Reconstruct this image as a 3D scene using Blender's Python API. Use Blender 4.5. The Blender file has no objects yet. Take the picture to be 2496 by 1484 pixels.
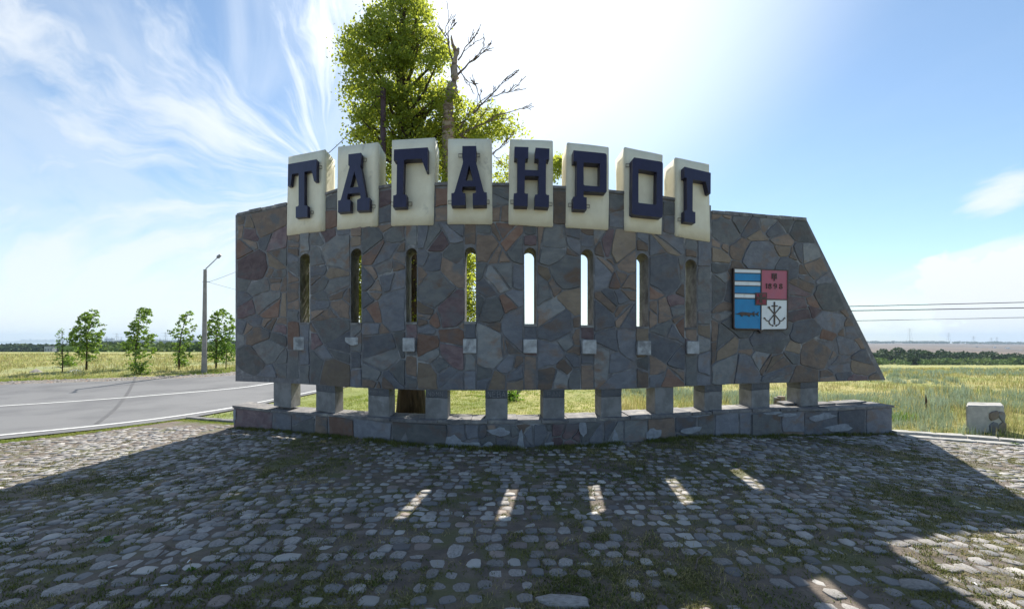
import bpy, bmesh, math, random
import numpy as np
from mathutils import Vector, noise, geometry
random.seed(7); rng = np.random.default_rng(7)
scene = bpy.context.scene
COL = scene.collection

# ---------------------------------------------------------------- camera
K, CX, HY, H = 1080.0, 1248.0, 831.0, 1.6
cam_d = bpy.data.cameras.new('camera'); cam = bpy.data.objects.new('camera', cam_d); COL.objects.link(cam)
cam.location = (0, 0, H); cam.rotation_euler = (math.radians(90), 0, 0)
cam_d.sensor_width = 36; cam_d.lens = 36 * K / 2496; cam_d.shift_y = (HY - 742) / 2496
cam_d.clip_start = 0.05; cam_d.clip_end = 40000
scene.camera = cam

# ---------------------------------------------------------------- sun and sky
SUN_EL = math.radians(42.4); SUN_AZ = math.atan(0.118)          # azimuth from +Y towards +X
sd = Vector((math.sin(SUN_AZ) * math.cos(SUN_EL), math.cos(SUN_AZ) * math.cos(SUN_EL), math.sin(SUN_EL)))
sun_d = bpy.data.lights.new('sun', 'SUN'); sun = bpy.data.objects.new('sun', sun_d); COL.objects.link(sun)
sun.location = sd * 60; sun.rotation_euler = (-sd).to_track_quat('-Z', 'Y').to_euler()
sun_d.energy = 5.0; sun_d.angle = math.radians(0.5); sun_d.color = (1.0, 0.95, 0.85)
scene.view_settings.view_transform = 'Standard'; scene.view_settings.look = 'None'
scene.view_settings.exposure = 0.85; scene.view_settings.gamma = 1.0
scene.view_settings.use_curve_mapping = False

class NT:
    """small helper for node trees"""
    def __init__(s, tree): s.t = tree; s.n = tree.nodes; s.l = tree.links
    def new(s, typ, **kw):
        n = s.n.new(typ)
        for k, v in kw.items(): setattr(n, k, v)
        return n
    def put(s, sock, v):
        if hasattr(v, 'is_output') or isinstance(v, bpy.types.NodeSocket): s.l.new(v, sock)
        else: sock.default_value = v
    def math(s, op, a, b=0.0, c=0.0, clamp=False):
        n = s.new('ShaderNodeMath', operation=op); n.use_clamp = clamp
        s.put(n.inputs[0], a); s.put(n.inputs[1], b)
        if op in ('MULTIPLY_ADD', 'SMOOTH_MIN'): s.put(n.inputs[2], c)
        return n.outputs[0]
    def mix(s, f, a, b):
        n = s.new('ShaderNodeMix', data_type='RGBA')
        s.put(n.inputs[0], f); s.put(n.inputs[6], a); s.put(n.inputs[7], b)
        return n.outputs[2]
    def noise(s, vec, scale, detail=4, rough=0.55, dist=0.0):
        n = s.new('ShaderNodeTexNoise'); s.put(n.inputs['Scale'], scale)
        n.inputs['Detail'].default_value = detail; n.inputs['Roughness'].default_value = rough
        n.inputs['Distortion'].default_value = dist
        if vec is not None: s.l.new(vec, n.inputs['Vector'])
        return n.outputs['Fac']
    def ramp(s, f, lo, hi):
        n = s.new('ShaderNodeMapRange', interpolation_type='SMOOTHSTEP')
        s.put(n.inputs[0], f); n.inputs[1].default_value = lo; n.inputs[2].default_value = hi
        return n.outputs[0]
    def xyz(s, x, y, z):
        n = s.new('ShaderNodeCombineXYZ'); s.put(n.inputs[0], x); s.put(n.inputs[1], y); s.put(n.inputs[2], z)
        return n.outputs[0]

world = bpy.data.worlds.new('World'); scene.world = world; world.use_nodes = True
W = NT(world.node_tree); W.n.clear()
sky = W.new('ShaderNodeTexSky', sky_type='NISHITA'); sky.sun_disc = False
sky.sun_elevation = SUN_EL; sky.sun_rotation = SUN_AZ
sky.altitude = 50; sky.air_density = 1.0; sky.dust_density = 0.25; sky.ozone_density = 1.0
tc = W.new('ShaderNodeTexCoord'); sep = W.new('ShaderNodeSeparateXYZ'); W.l.new(tc.outputs['Generated'], sep.inputs[0])
dx, dy, dz = sep.outputs
dyc = W.math('MAXIMUM', dy, 0.06)
u = W.math('DIVIDE', dx, dyc); v = W.math('DIVIDE', dz, dyc)     # direction of view as slopes
# high cirrus: streaks on a plane high above, all running one way
zc = W.math('MAXIMUM', dz, 0.03)
px = W.math('DIVIDE', dx, W.math('ADD', zc, 0.10)); py = W.math('DIVIDE', dy, W.math('ADD', zc, 0.10))
ang = math.radians(-22)
sx = W.math('SUBTRACT', W.math('MULTIPLY', px, math.cos(ang)), W.math('MULTIPLY', py, math.sin(ang)))
sy = W.math('ADD', W.math('MULTIPLY', px, math.sin(ang)), W.math('MULTIPLY', py, math.cos(ang)))
wv = W.xyz(W.math('MULTIPLY', sx, 1.5), W.math('MULTIPLY', sy, 0.42), 0.3)
c1 = W.noise(wv, 1.9, 9, 0.60, 0.9)
wv2 = W.xyz(W.math('MULTIPLY', sx, 0.55), W.math('MULTIPLY', sy, 0.35), 3.3)
c2 = W.noise(wv2, 1.5, 5, 0.55, 0.4)
cir = W.ramp(W.math('ADD', W.math('MULTIPLY', c1, 0.55), W.math('MULTIPLY', c2, 0.45)), 0.41, 0.60)
# fewer clouds towards the right and behind
back = W.math('MULTIPLY_ADD', W.ramp(dy, -0.2, 0.35), 0.75, 0.25)
gu = W.ramp(dx, 0.22, -0.25)
cir = W.math('MULTIPLY', W.math('MULTIPLY', cir, W.math('MULTIPLY_ADD', gu, 0.34, 0.02)), back)
# a fan of mares' tails spreading left from a point above the wall's left end
fa = W.math('SUBTRACT', u, -0.40); fb_ = W.math('SUBTRACT', v, 0.36)
th = W.math('ARCTAN2', fb_, W.math('MULTIPLY', fa, -1.0))
rr_ = W.math('SQRT', W.math('ADD', W.math('MULTIPLY', fa, fa), W.math('MULTIPLY', fb_, fb_)))
wob = W.noise(W.xyz(u, v, 5.1), 2.2, 3, 0.5)
fv = W.xyz(W.math('ADD', W.math('MULTIPLY', th, 2.1), W.math('MULTIPLY', wob, 1.6)), W.math('MULTIPLY', rr_, 1.1), 1.7)
fn = W.noise(fv, 2.0, 9, 0.62, 0.25)
fbig = W.noise(W.xyz(u, v, 0.0), 1.7, 5, 0.55, 0.3)
fan = W.ramp(W.math('ADD', W.math('MULTIPLY', fn, 0.62), W.math('MULTIPLY', fbig, 0.38)), 0.43, 0.68)
fan = W.math('MULTIPLY', fan, W.math('MULTIPLY', W.ramp(u, 0.0, -0.30), W.ramp(dy, 0.1, 0.5)))
low = W.math('MULTIPLY', W.ramp(v, 0.40, 0.08), W.ramp(u, 0.35, -0.1))
fan = W.math('MINIMUM', W.math('ADD', fan, W.math('MULTIPLY', low, 0.60)), 1.0)
cir = W.math('MAXIMUM', cir, W.math('MULTIPLY', fan, 0.78))
def blob(cu, cv, ru, rv, tilt=0.0, lo=0.0, hi=1.0):
    a = W.math('SUBTRACT', u, cu); b = W.math('SUBTRACT', v, cv)
    b = W.math('SUBTRACT', b, W.math('MULTIPLY', a, tilt))
    a = W.math('DIVIDE', a, ru); b = W.math('DIVIDE', b, rv)
    r2 = W.math('ADD', W.math('MULTIPLY', a, a), W.math('MULTIPLY', b, b))
    return W.math('SUBTRACT', 1.0, r2)
def U(x): return (x - CX) / K
def V(y): return (HY - y) / K
uv = W.xyz(W.math('MULTIPLY', u, 1.0), W.math('MULTIPLY', v, 1.6), 0.7)
n3 = W.noise(uv, 7.0, 8, 0.6, 0.2); n4 = W.noise(uv, 3.0, 7, 0.6, 0.3)
uvs = W.xyz(W.math('MULTIPLY', W.math('SUBTRACT', u, W.math('MULTIPLY', v, -0.5)), 1.0), W.math('MULTIPLY', W.math('SUBTRACT', v, W.math('MULTIPLY', u, 0.28)), 6.0), 2.7)
n5 = W.noise(uvs, 3.0, 7, 0.6, 0.2)
def add_cloud(cur, b, nz, k, lo, hi, amt=1.0):
    m = W.ramp(W.math('ADD', W.math('MULTIPLY', b, k), W.math('SUBTRACT', nz, 0.5)), lo, hi)
    return W.math('MAXIMUM', cur, W.math('MULTIPLY', m, amt))
cir = add_cloud(cir, blob(U(2470), V(735), 0.27, 0.14), n3, 0.42, 0.04, 0.16, 1.0)     # cumulus low on the right
cir = add_cloud(cir, blob(U(2180), V(775), 0.25, 0.06), n4, 0.30, 0.06, 0.30, 0.8)
cir = add_cloud(cir, blob(U(2400), V(625), 0.26, 0.035, 0.27), n5, 0.45, 0.10, 0.40, 0.75)
cir = add_cloud(cir, blob(U(2440), V(470), 0.14, 0.07, 0.25), n5, 0.45, 0.12, 0.45, 0.8)
cir = add_cloud(cir, blob(U(150), V(765), 0.45, 0.075), n4, 0.30, 0.02, 0.3, 0.75)
# bright milky veil round the sun
dn = W.new('ShaderNodeVectorMath', operation='DOT_PRODUCT'); W.l.new(tc.outputs['Generated'], dn.inputs[0]); dn.inputs[1].default_value = sd
cosang = dn.outputs['Value']
veil = W.ramp(cosang, 0.85, 0.985)
veil2 = W.math('MULTIPLY', W.math('POWER', W.math('MAXIMUM', cosang, 0.0), 9.0), 0.9)
cover = W.math('MINIMUM', W.math('ADD', cir, W.math('MULTIPLY', veil, 0.42)), 1.0)
# haze near the horizon whitens the blue
hz = W.math('MULTIPLY', W.ramp(dz, 0.14, 0.0), 0.22)
cover = W.math('MINIMUM', W.math('ADD', cover, W.math('MULTIPLY', hz, W.math('SUBTRACT', 1.0, cover))), 1.0)
cb = W.math('ADD', 6.9, W.math('MULTIPLY', veil2, 7.0))
cc = W.new('ShaderNodeMix', data_type='RGBA', blend_type='MULTIPLY'); cc.inputs[0].default_value = 1.0
cc.inputs[6].default_value = (0.93, 0.97, 1.0, 1); cx_ = W.xyz(cb, cb, cb); W.l.new(cx_, cc.inputs[7])
tn = W.new('ShaderNodeMix', data_type='RGBA', blend_type='MULTIPLY'); tn.inputs[0].default_value = 1.0
W.l.new(sky.outputs[0], tn.inputs[6]); tn.inputs[7].default_value = (0.88, 1.00, 1.04, 1)      # clearer, less violet air
cover = W.math('MAXIMUM', cover, W.math('MULTIPLY_ADD', cover, 0.97, 0.03))
skyc = W.mix(cover, tn.outputs[2], cc.outputs[2])
bg = W.new('ShaderNodeBackground'); bg.inputs['Strength'].default_value = 0.085; W.l.new(skyc, bg.inputs['Color'])
wo = W.new('ShaderNodeOutputWorld'); W.l.new(bg.outputs[0], wo.inputs['Surface'])

scene.render.engine = 'CYCLES'
scene.cycles.max_bounces = 6; scene.cycles.diffuse_bounces = 3; scene.cycles.glossy_bounces = 2
scene.cycles.transmission_bounces = 3; scene.cycles.transparent_max_bounces = 4; scene.cycles.volume_bounces = 0
scene.cycles.use_denoising = True; scene.cycles.sample_clamp_indirect = 6
scene.cycles.volume_step_rate = 4

# ---------------------------------------------------------------- helpers
def P(x, y, D): return Vector(((x - CX) / K * D, D, H - (y - HY) / K * D))
def near_z(X): return -0.07 * (min(6.5, max(0, X - 2.6)) * smooth(2.0, 4.6, X) + min(6.5, max(0, -X - 2.0)) * smooth(1.4, 3.6, -X))
def G(x, y):
    """point of the ground seen in direction x, y"""
    D = H * K / (y - HY)
    for _ in range(8):
        X = (x - CX) / K * D; D = (H - near_z(X) * (1 - smooth(14, 30, D))) * K / (y - HY)
    return Vector(((x - CX) / K * D, D, 0.0))
def smooth(a, b, t):
    t = min(1, max(0, (t - a) / (b - a))); return t * t * (3 - 2 * t)

def link(o, parent=None):
    COL.objects.link(o)
    if parent is not None:
        o.parent = parent
        o.matrix_parent_inverse = parent_inv(parent)
    return o
def parent_inv(p):
    from mathutils import Matrix
    t = Vector((0, 0, 0)); q = p
    while q is not None:
        if q.type == 'EMPTY': t += q.location
        q = q.parent
    return Matrix.Translation(-t)
def tag(o, label=None, cat=None, group=None, kind=None):
    if label: o['label'] = label
    if cat: o['category'] = cat
    if group: o['group'] = group
    if kind: o['kind'] = kind
    return o
def thing(name, label, cat, loc=(0, 0, 0), group=None):
    o = bpy.data.objects.new(name, None); o.location = loc; o.empty_display_size = 0.2
    COL.objects.link(o); return tag(o, label, cat, group)
def mesh(name, verts, faces, mats, parent=None, smooth_=False, mi=None):
    me = bpy.data.meshes.new(name); me.from_pydata([tuple(v) for v in verts], [], faces)
    for m in (mats if isinstance(mats, (list, tuple)) else [mats]): me.materials.append(m)
    if mi is not None: me.polygons.foreach_set('material_index', mi)
    if smooth_: me.polygons.foreach_set('use_smooth', [True] * len(me.polygons))
    me.update()
    return link(bpy.data.objects.new(name, me), parent)
def fast(name, verts, quads=None, tris=None, mats=None, parent=None, smooth_=False, mi=None):
    me = bpy.data.meshes.new(name); verts = np.asarray(verts, dtype=np.float32).reshape(-1, 3)
    me.vertices.add(len(verts)); me.vertices.foreach_set('co', verts.ravel())
    idx = []; starts = []; tot = 0; off = 0; n = 0
    if quads is not None and len(quads):
        q = np.asarray(quads, dtype=np.int32); idx.append(q.ravel()); starts.append(np.arange(len(q)) * 4); off = len(q) * 4; n += len(q)
    if tris is not None and len(tris):
        t = np.asarray(tris, dtype=np.int32); idx.append(t.ravel()); starts.append(off + np.arange(len(t)) * 3); n += len(t)
    idx = np.concatenate(idx); starts = np.concatenate(starts).astype(np.int32)
    me.loops.add(len(idx)); me.loops.foreach_set('vertex_index', idx)
    me.polygons.add(n); me.polygons.foreach_set('loop_start', starts)
    for m in (mats if isinstance(mats, (list, tuple)) else [mats]): me.materials.append(m)
    if mi is not None: me.polygons.foreach_set('material_index', np.asarray(mi, dtype=np.int32))
    if smooth_: me.polygons.foreach_set('use_smooth', np.ones(n, dtype=bool))
    me.update(calc_edges=True); me.validate()
    return link(bpy.data.objects.new(name, me), parent)

class MB:
    """collects simple shapes into one mesh"""
    def __init__(s): s.v = []; s.f = []
    def add(s, vs, fs):
        b = len(s.v); s.v += [Vector(q) for q in vs]; s.f += [[b + i for i in f] for f in fs]
    def box(s, c, size, rot=0.0):
        cx, cy, cz = c; hx, hy, hz_ = size[0] / 2, size[1] / 2, size[2] / 2
        ca, sa = math.cos(rot), math.sin(rot); vs = []
        for z in (-hz_, hz_):
            for x, y in ((-hx, -hy), (hx, -hy), (hx, hy), (-hx, hy)):
                vs.append((cx + x * ca - y * sa, cy + x * sa + y * ca, cz + z))
        s.add(vs, [(3, 2, 1, 0), (4, 5, 6, 7), (0, 1, 5, 4), (1, 2, 6, 5), (2, 3, 7, 6), (3, 0, 4, 7)])
    def tube(s, pts, radii, n=8, cap=True, rough=0.0):
        pts = [Vector(p) for p in pts]; rings = []
        b = len(s.v); up = Vector((0.13, 0.21, 1)).normalized()
        for i, p in enumerate(pts):
            d = (pts[min(i + 1, len(pts) - 1)] - pts[max(i - 1, 0)]).normalized()
            a = d.cross(up if abs(d.dot(up)) < .95 else Vector((1, 0, 0))).normalized(); c = d.cross(a)
            for k in range(n):
                t = 2 * math.pi * k / n; r = radii[i] * (1 + rough * random.uniform(-1, 1))
                s.v.append(p + a * math.cos(t) * r + c * math.sin(t) * r)
        for i in range(len(pts) - 1):
            for k in range(n):
                s.f.append([b + i * n + k, b + i * n + (k + 1) % n, b + (i + 1) * n + (k + 1) % n, b + (i + 1) * n + k])
        if cap:
            s.f.append([b + k for k in range(n)][::-1]); s.f.append([b + (len(pts) - 1) * n + k for k in range(n)])
    def prism(s, outer, back, holes=()):
        loops = [list(outer)] + [list(h) for h in holes]
        flat = [p for l in loops for p in l]; n = len(flat); b = len(s.v)
        tess = geometry.tessellate_polygon([[Vector((p.x, p.z, 0)) for p in l] for l in loops])
        s.v += [Vector(p) for p in flat] + [Vector(p) + back for p in flat]
        for t in tess:
            a, c, d = [flat[i] for i in t]
            nrm = (c - a).cross(d - a); t = list(t)
            if nrm.dot(back) > 0: t = t[::-1]
            s.f.append([b + i for i in t]); s.f.append([b + n + i for i in t[::-1]])
        o = 0
        for l in loops:
            m = len(l)
            for i in range(m):
                j = (i + 1) % m; s.f.append([b + o + i, b + o + j, b + n + o + j, b + n + o + i])
            o += m
    def build(s, name, mats, parent=None, smooth_=False):
        o = mesh(name, s.v, s.f, mats, parent, smooth_)
        bm = bmesh.new(); bm.from_mesh(o.data); bmesh.ops.recalc_face_normals(bm, faces=bm.faces); bm.to_mesh(o.data); bm.free()
        return o

# ---------------------------------------------------------------- materials
def mat(name, c1, c2=None, scale=4.0, detail=6, lo=0.35, hi=0.65, c3=None, s3=1.3, lo3=0.5, hi3=0.7, rough=0.85,
        bump=0.0, bscale=30.0, bdist=0.02, rnd=0.0, hue=None, transl=0.0, tcol=None, spec=0.3, stretch=None, metal=0.0, dist=0.0):
    m = bpy.data.materials.new(name); m.use_nodes = True; T = NT(m.node_tree); T.n.clear()
    out = T.new('ShaderNodeOutputMaterial'); bs = T.new('ShaderNodeBsdfPrincipled')
    bs.inputs['Roughness'].default_value = rough; bs.inputs['Specular IOR Level'].default_value = spec
    bs.inputs['Metallic'].default_value = metal
    tc = T.new('ShaderNodeTexCoord'); vec = tc.outputs['Object']
    oi = T.new('ShaderNodeObjectInfo'); ge = T.new('ShaderNodeNewGeometry')
    rv = T.math('FRACT', T.math('ADD', oi.outputs['Random'], ge.outputs['Random Per Island']))
    if stretch:
        mp = T.new('ShaderNodeMapping'); mp.inputs['Scale'].default_value = stretch; T.l.new(vec, mp.inputs[0]); vec = mp.outputs[0]
    col = (*c1, 1)
    if c2 is not None: col = T.mix(T.ramp(T.noise(vec, scale, detail, 0.6, dist), lo, hi), (*c1, 1), (*c2, 1))
    if c3 is not None: col = T.mix(T.ramp(T.noise(vec, s3, 5, 0.6, 0.3), lo3, hi3), col, (*c3, 1))
    if hue is not None:      # other colours by piece
        for i, (hc, t0) in enumerate(hue):
            w = T.math('GREATER_THAN', T.math('FRACT', T.math('MULTIPLY', rv, 7.31 + i * 3.7)), t0)
            col = T.mix(T.math('MULTIPLY', w, 0.8), col, (*hc, 1))
    if rnd > 0:
        hs = T.new('ShaderNodeHueSaturation'); T.put(hs.inputs['Color'], col)
        T.l.new(T.math('MULTIPLY_ADD', rv, 2 * rnd, 1 - rnd), hs.inputs['Value']); col = hs.outputs[0]
    T.put(bs.inputs['Base Color'], col)
    if bump > 0:
        b = T.new('ShaderNodeBump'); b.inputs['Strength'].default_value = bump; b.inputs['Distance'].default_value = bdist
        T.l.new(T.noise(vec, bscale, 8, 0.65), b.inputs['Height']); T.l.new(b.outputs[0], bs.inputs['Normal'])
    if transl > 0:
        tr = T.new('ShaderNodeBsdfTranslucent')
        if tcol is not None: T.put(tr.inputs['Color'], (*tcol, 1))
        else: T.put(tr.inputs['Color'], col)
        mx = T.new('ShaderNodeMixShader'); mx.inputs[0].default_value = transl
        T.l.new(bs.outputs[0], mx.inputs[1]); T.l.new(tr.outputs[0], mx.inputs[2]); T.l.new(mx.outputs[0], out.inputs['Surface'])
    else: T.l.new(bs.outputs[0], out.inputs['Surface'])
    return m

def stone(name, a, b, c=None):
    return mat(name, a, b, scale=5, detail=10, lo=.3, hi=.7, c3=c, s3=2.6, lo3=.50, hi3=.70, rough=.8, bump=.9, bscale=11, bdist=.016, rnd=.30, stretch=(1, 1, 1.6), dist=.6)
M = {}
M['slate'] = stone('slate_blue', (.122, .127, .150), (.172, .178, .200), (.165, .132, .120))
M['slate2'] = stone('slate_dark', (.118, .124, .132), (.175, .176, .178), (.150, .120, .112))
M['slate3'] = stone('slate_grey', (0.157, 0.165, 0.180), (0.226, 0.226, 0.226), (0.191, 0.133, 0.102))
M['tan'] = stone('sandstone_tan', (.185, .145, .112), (.235, .190, .148), (.17, .14, .13))
M['rust'] = stone('sandstone_rust', (0.174, 0.102, 0.079), (0.220, 0.148, 0.118), (0.151, 0.128, 0.128))
M['plum'] = stone('sandstone_plum', (.115, .078, .088), (.190, .140, .145), (.14, .13, .14))
M['brown'] = stone('sandstone_brown', (0.168, 0.128, 0.107), (0.238, 0.180, 0.145), (0.128, 0.133, 0.145))
STONES = ['slate'] * 16 + ['slate2'] * 9 + ['slate3'] * 7 + ['tan'] * 3 + ['rust'] * 3 + ['plum'] * 3 + ['brown'] * 4
M['mortar'] = mat('mortar', (.195, .192, .205), (.14, .138, .148), scale=9, c3=(.32, .32, .33), s3=2.5, lo3=.55, hi3=.7, bump=.7, bscale=22, bdist=.02)
M['jamb'] = mat('slot_render', (.26, .25, .24), (.14, .13, .13), scale=6, c3=(.08, .075, .075), s3=3, lo3=.5, hi3=.75, bump=.5, bscale=18)
M['cream'] = mat('cream_plaster', (.82, .765, .62), (.75, .69, .55), scale=3.5, c3=(.36, .34, .29), s3=3.2, lo3=.60, hi3=.82, rough=.9, bump=.35, bscale=9, bdist=.02)
M['navy'] = mat('navy_enamel', (.012, .011, .048), (.017, .015, .058), scale=8, rough=.45, spec=.4, bump=.08, bscale=40)
M['rustmetal'] = mat('rusty_metal', (.10, .055, .035), (.05, .035, .03), scale=20, rough=.8)
M['corbel'] = mat('pale_concrete', (.50, .51, .53), (.33, .33, .34), scale=9, c3=(.22, .22, .23), s3=6, rough=.9, bump=.5, bscale=25)
M['post'] = mat('post_plaster', (.255, .25, .25), (.175, .17, .17), scale=5, c3=(.36, .36, .37), s3=4, lo3=.6, hi3=.8, rough=.9, bump=.4, bscale=25)
M['postdark'] = mat('post_grey_paint', (.088, .092, .105), (.12, .12, .13), scale=12, rough=.7)
M['chalk'] = mat('chalk_scratch', (.27, .27, .28), (.17, .17, .18), scale=60, rough=.9)
M['patch'] = mat('cement_smear', (.30, .32, .36), (.22, .23, .26), scale=9, rough=.9, bump=.5, bscale=30)
M['cap'] = mat('cap_slate', (.21, .20, .20), (.13, .125, .13), scale=7, c3=(.33, .31, .28), s3=4, rough=.85, bump=.6, bscale=20, rnd=.2)
M['dirt'] = mat('dirt_and_moss', (.175, .140, .112), (.115, .094, .078), scale=6, c3=(.115, .115, .050), s3=1.4, lo3=.46, hi3=.64, bump=.8, bscale=45, bdist=.02)
M['cobble'] = mat('cobble_stone', (.335, .312, .292), (.225, .208, .198), scale=7, c3=(.165, .145, .125), s3=12, lo3=.5, hi3=.75, rough=.72, spec=.4,
                  bump=.7, bscale=28, bdist=.008, rnd=.30, hue=[((.225, .175, .15), .84), ((.15, .148, .15), .80), ((.42, .40, .37), .92)])
M['asphalt'] = mat('asphalt', (.150, .150, .154), (.185, .184, .186), scale=60, detail=5, lo=.3, hi=.7, c3=(.125, .125, .13), s3=.5, lo3=.42, hi3=.66, rough=.85, bump=.3, bscale=160, bdist=.004, stretch=None)
M['line'] = mat('road_paint', (.72, .72, .70), (.55, .55, .54), scale=8, lo=.5, hi=.8, rough=.7)
M['tar'] = mat('tar_seal', (.085, .083, .085), (.11, .108, .11), scale=8, rough=.7)
M['gravel'] = mat('gravel_shoulder', (.28, .25, .22), (.17, .15, .13), scale=14, lo=.4, hi=.6, c3=(.13, .13, .07), s3=1.5, lo3=.55, hi3=.75, bump=1, bscale=40, bdist=.04)
M['pebble'] = mat('pebbles', (.24, .22, .20), (.15, .14, .13), scale=8, rnd=.4, hue=[((.26, .18, .14), .8)])
M['concrete'] = mat('kerb_concrete', (.46, .44, .41), (.36, .35, .33), scale=6, c3=(.22, .22, .2), s3=2, rough=.9, bump=.5, bscale=25)
M['bark'] = mat('poplar_bark', (.085, .062, .042), (.035, .027, .020), scale=9, lo=.4, hi=.6, stretch=(1.6, 1.6, .22), bump=1, bscale=9, bdist=.06, c3=(.13, .085, .04), s3=2)
M['barkpale'] = mat('dead_poplar_bark', (.34, .28, .23), (.15, .11, .09), scale=6, lo=.5, hi=.62, stretch=(.8, .8, 2.6), bump=.6, bscale=10, c3=(.20, .10, .06), s3=1.6, lo3=.55, hi3=.7)
M['twig'] = mat('twig_bark', (.10, .075, .06), (.16, .12, .1), scale=6)
M['leaf'] = mat('poplar_leaf', (.060, .100, .018), (.100, .135, .024), scale=1.0, rough=.5, rnd=.5, transl=.52, tcol=(.56, .62, .07))
M['leaf2'] = mat('young_tree_leaf', (.060, .115, .020), (.095, .150, .028), scale=.9, rough=.5, rnd=.35, transl=.35, tcol=(.28, .44, .05))
M['leaf3'] = mat('shrub_leaf', (.06, .13, .02), (.05, .10, .02), scale=.9, rough=.5, rnd=.3, transl=.35, tcol=(.22, .40, .04))
M['grass'] = mat('field_grass', (.34, .33, .10), (.20, .25, .06), scale=.35, rough=.6, rnd=.35, transl=.35, hue=[((.52, .45, .20), .42)], spec=.2)
M['wormwood'] = mat('silver_wormwood', (.36, .42, .30), (.27, .34, .22), scale=.5, rough=.7, rnd=.25, transl=.25, spec=.2)
M['lawn'] = mat('short_grass', (.24, .32, .05), (.32, .34, .08), scale=.9, rough=.6, rnd=.35, transl=.35, spec=.2)
M['weed'] = mat('crack_weed', (.105, .130, .030), (.17, .165, .05), scale=1.4, rough=.6, rnd=.4, transl=.3, spec=.2)
M['straw'] = mat('dry_weed', (.42, .35, .17), (.30, .26, .11), scale=2, rough=.7, rnd=.35, transl=.25, spec=.2)
M['forest'] = mat('woodland_leaf', (.035, .070, .022), (.055, .088, .028), scale=.05, rough=.7, rnd=.35, transl=.2, spec=.1)
M['forest2'] = mat('scrub_leaf', (.10, .17, .04), (.14, .19, .06), scale=.05, rough=.7, rnd=.3, transl=.2, spec=.1)
M['metal'] = mat('galvanised_grey', (.25, .25, .26), (.18, .18, .19), scale=6, rough=.6)
M['polec'] = mat('lamp_concrete', (.34, .31, .28), (.26, .24, .22), scale=3, rough=.9, bump=.3)
M['darkpole'] = mat('dark_purple_pole', (.075, .045, .055), (.05, .03, .035), scale=4, rough=.6)
M['wire'] = mat('cable_black', (.05, .05, .06), rough=.6)
M['whitep'] = mat('enamel_white', (.78, .80, .82), (.66, .68, .70), scale=6, lo=.5, hi=.8, rough=.5)
M['bluep'] = mat('enamel_blue', (.008, .235, .500), (.010, .205, .450), scale=5, rough=.5)
M['pinkp'] = mat('enamel_pink', (.46, .105, .155), (.42, .115, .17), scale=5, rough=.5)
M['redp'] = mat('enamel_crimson', (.26, .02, .045), (.22, .02, .04), scale=5, rough=.5)
M['bronze'] = mat('bronze_frame', (.085, .055, .045), (.055, .035, .03), scale=10, rough=.55, bump=.2)
M['house'] = mat('pale_far_wall', (.62, .60, .56), (.5, .48, .44), scale=.05)
M['roof'] = mat('far_roof', (.30, .27, .26), (.2, .19, .2), scale=.05)
M['paper'] = mat('white_paper', (.75, .75, .74)); M['filter'] = mat('orange_filter', (.55, .22, .07))

# terrain has three covers, chosen by face
def ground_mat():
    m = bpy.data.materials.new('meadow_ground'); m.use_nodes = True; T = NT(m.node_tree); T.n.clear()
    out = T.new('ShaderNodeOutputMaterial'); bs = T.new('ShaderNodeBsdfPrincipled'); bs.inputs['Roughness'].default_value = .95
    bs.inputs['Specular IOR Level'].default_value = .1
    tc = T.new('ShaderNodeTexCoord'); vec = tc.outputs['Object']
    mp = T.new('ShaderNodeMapping'); mp.inputs['Scale'].default_value = (1, .45, 1); T.l.new(vec, mp.inputs[0])
    a = T.mix(T.ramp(T.noise(mp.outputs[0], .22, 8, .65), .40, .62), (.22, .25, .08, 1), (.42, .37, .16, 1))
    a = T.mix(T.ramp(T.noise(mp.outputs[0], .11, 6, .6), .52, .68), a, (.27, .32, .20, 1))
    a = T.mix(T.ramp(T.noise(vec, 3.0, 6, .6), .50, .75), a, (.16, .17, .06, 1))
    T.l.new(a, bs.inputs['Base Color'])
    b = T.new('ShaderNodeBump'); b.inputs['Strength'].default_value = .6; b.inputs['Distance'].default_value = .15
    T.l.new(T.noise(vec, 6.0, 8, .7), b.inputs['Height']); T.l.new(b.outputs[0], bs.inputs['Normal'])
    T.l.new(bs.outputs[0], out.inputs['Surface']); return m
M['meadow'] = ground_mat()
M['plough'] = mat('ploughed_soil', (.125, .085, .058), (.095, .068, .050), scale=.012, c3=(.20, .14, .09), s3=.004, stretch=(1, .25, 1), rough=.95)
M['townground'] = mat('distant_green', (.07, .10, .04), (.12, .13, .06), scale=.01, rough=.95)

# ---------------------------------------------------------------- terrain
def gz(X, Y):
    """height of the ground"""
    near = near_z(X) * (1 - smooth(14, 30, Y))
    if Y < 10: return near
    uu = X / Y
    tr = smooth(-0.45, 0.35, uu); tt = smooth(-1.02, -0.90, uu)
    Lsea = np.interp(Y, [10, 30, 60, 150, 400, 1500, 3300, 9000], [0, -.05, -.35, -2.1, -14, -22, -26.5, -26.5])
    Ltown = np.interp(Y, [10, 30, 60, 150, 400, 1000, 2000, 4000, 9000], [0, -.05, -.35, -2.1, -12, -17, -12, 3, -30])
    R = np.interp(Y, [10, 14, 30, 100, 300, 450, 700, 1000, 3000, 4500, 9000], [0, -.05, -.75, -4.3, -14.6, -19, -23, -20.5, -14.5, -18, -60])
    L = Lsea * (1 - tt) + Ltown * tt
    Rz = R - 0.0016 * max(0, Y - 500) * smooth(.85, 1.3, uu) * 2.0
    return near + L * (1 - tr) + Rz * tr
ys = [-25, -15, -8, -4, 0, 2, 3, 4] + [5 + .5 * k for k in range(34)] + [22, 23, 24.5, 26, 28, 30, 32.5, 35, 38, 42, 50, 60, 75, 90, 110, 130, 150, 180, 220, 270, 330, 400, 480, 600, 700, 850, 1000, 1300, 1600, 2000, 2500, 3000, 3300, 3700, 4000, 4700, 6000, 9000]
us = np.linspace(-2.4, 2.4, 261)
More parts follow.
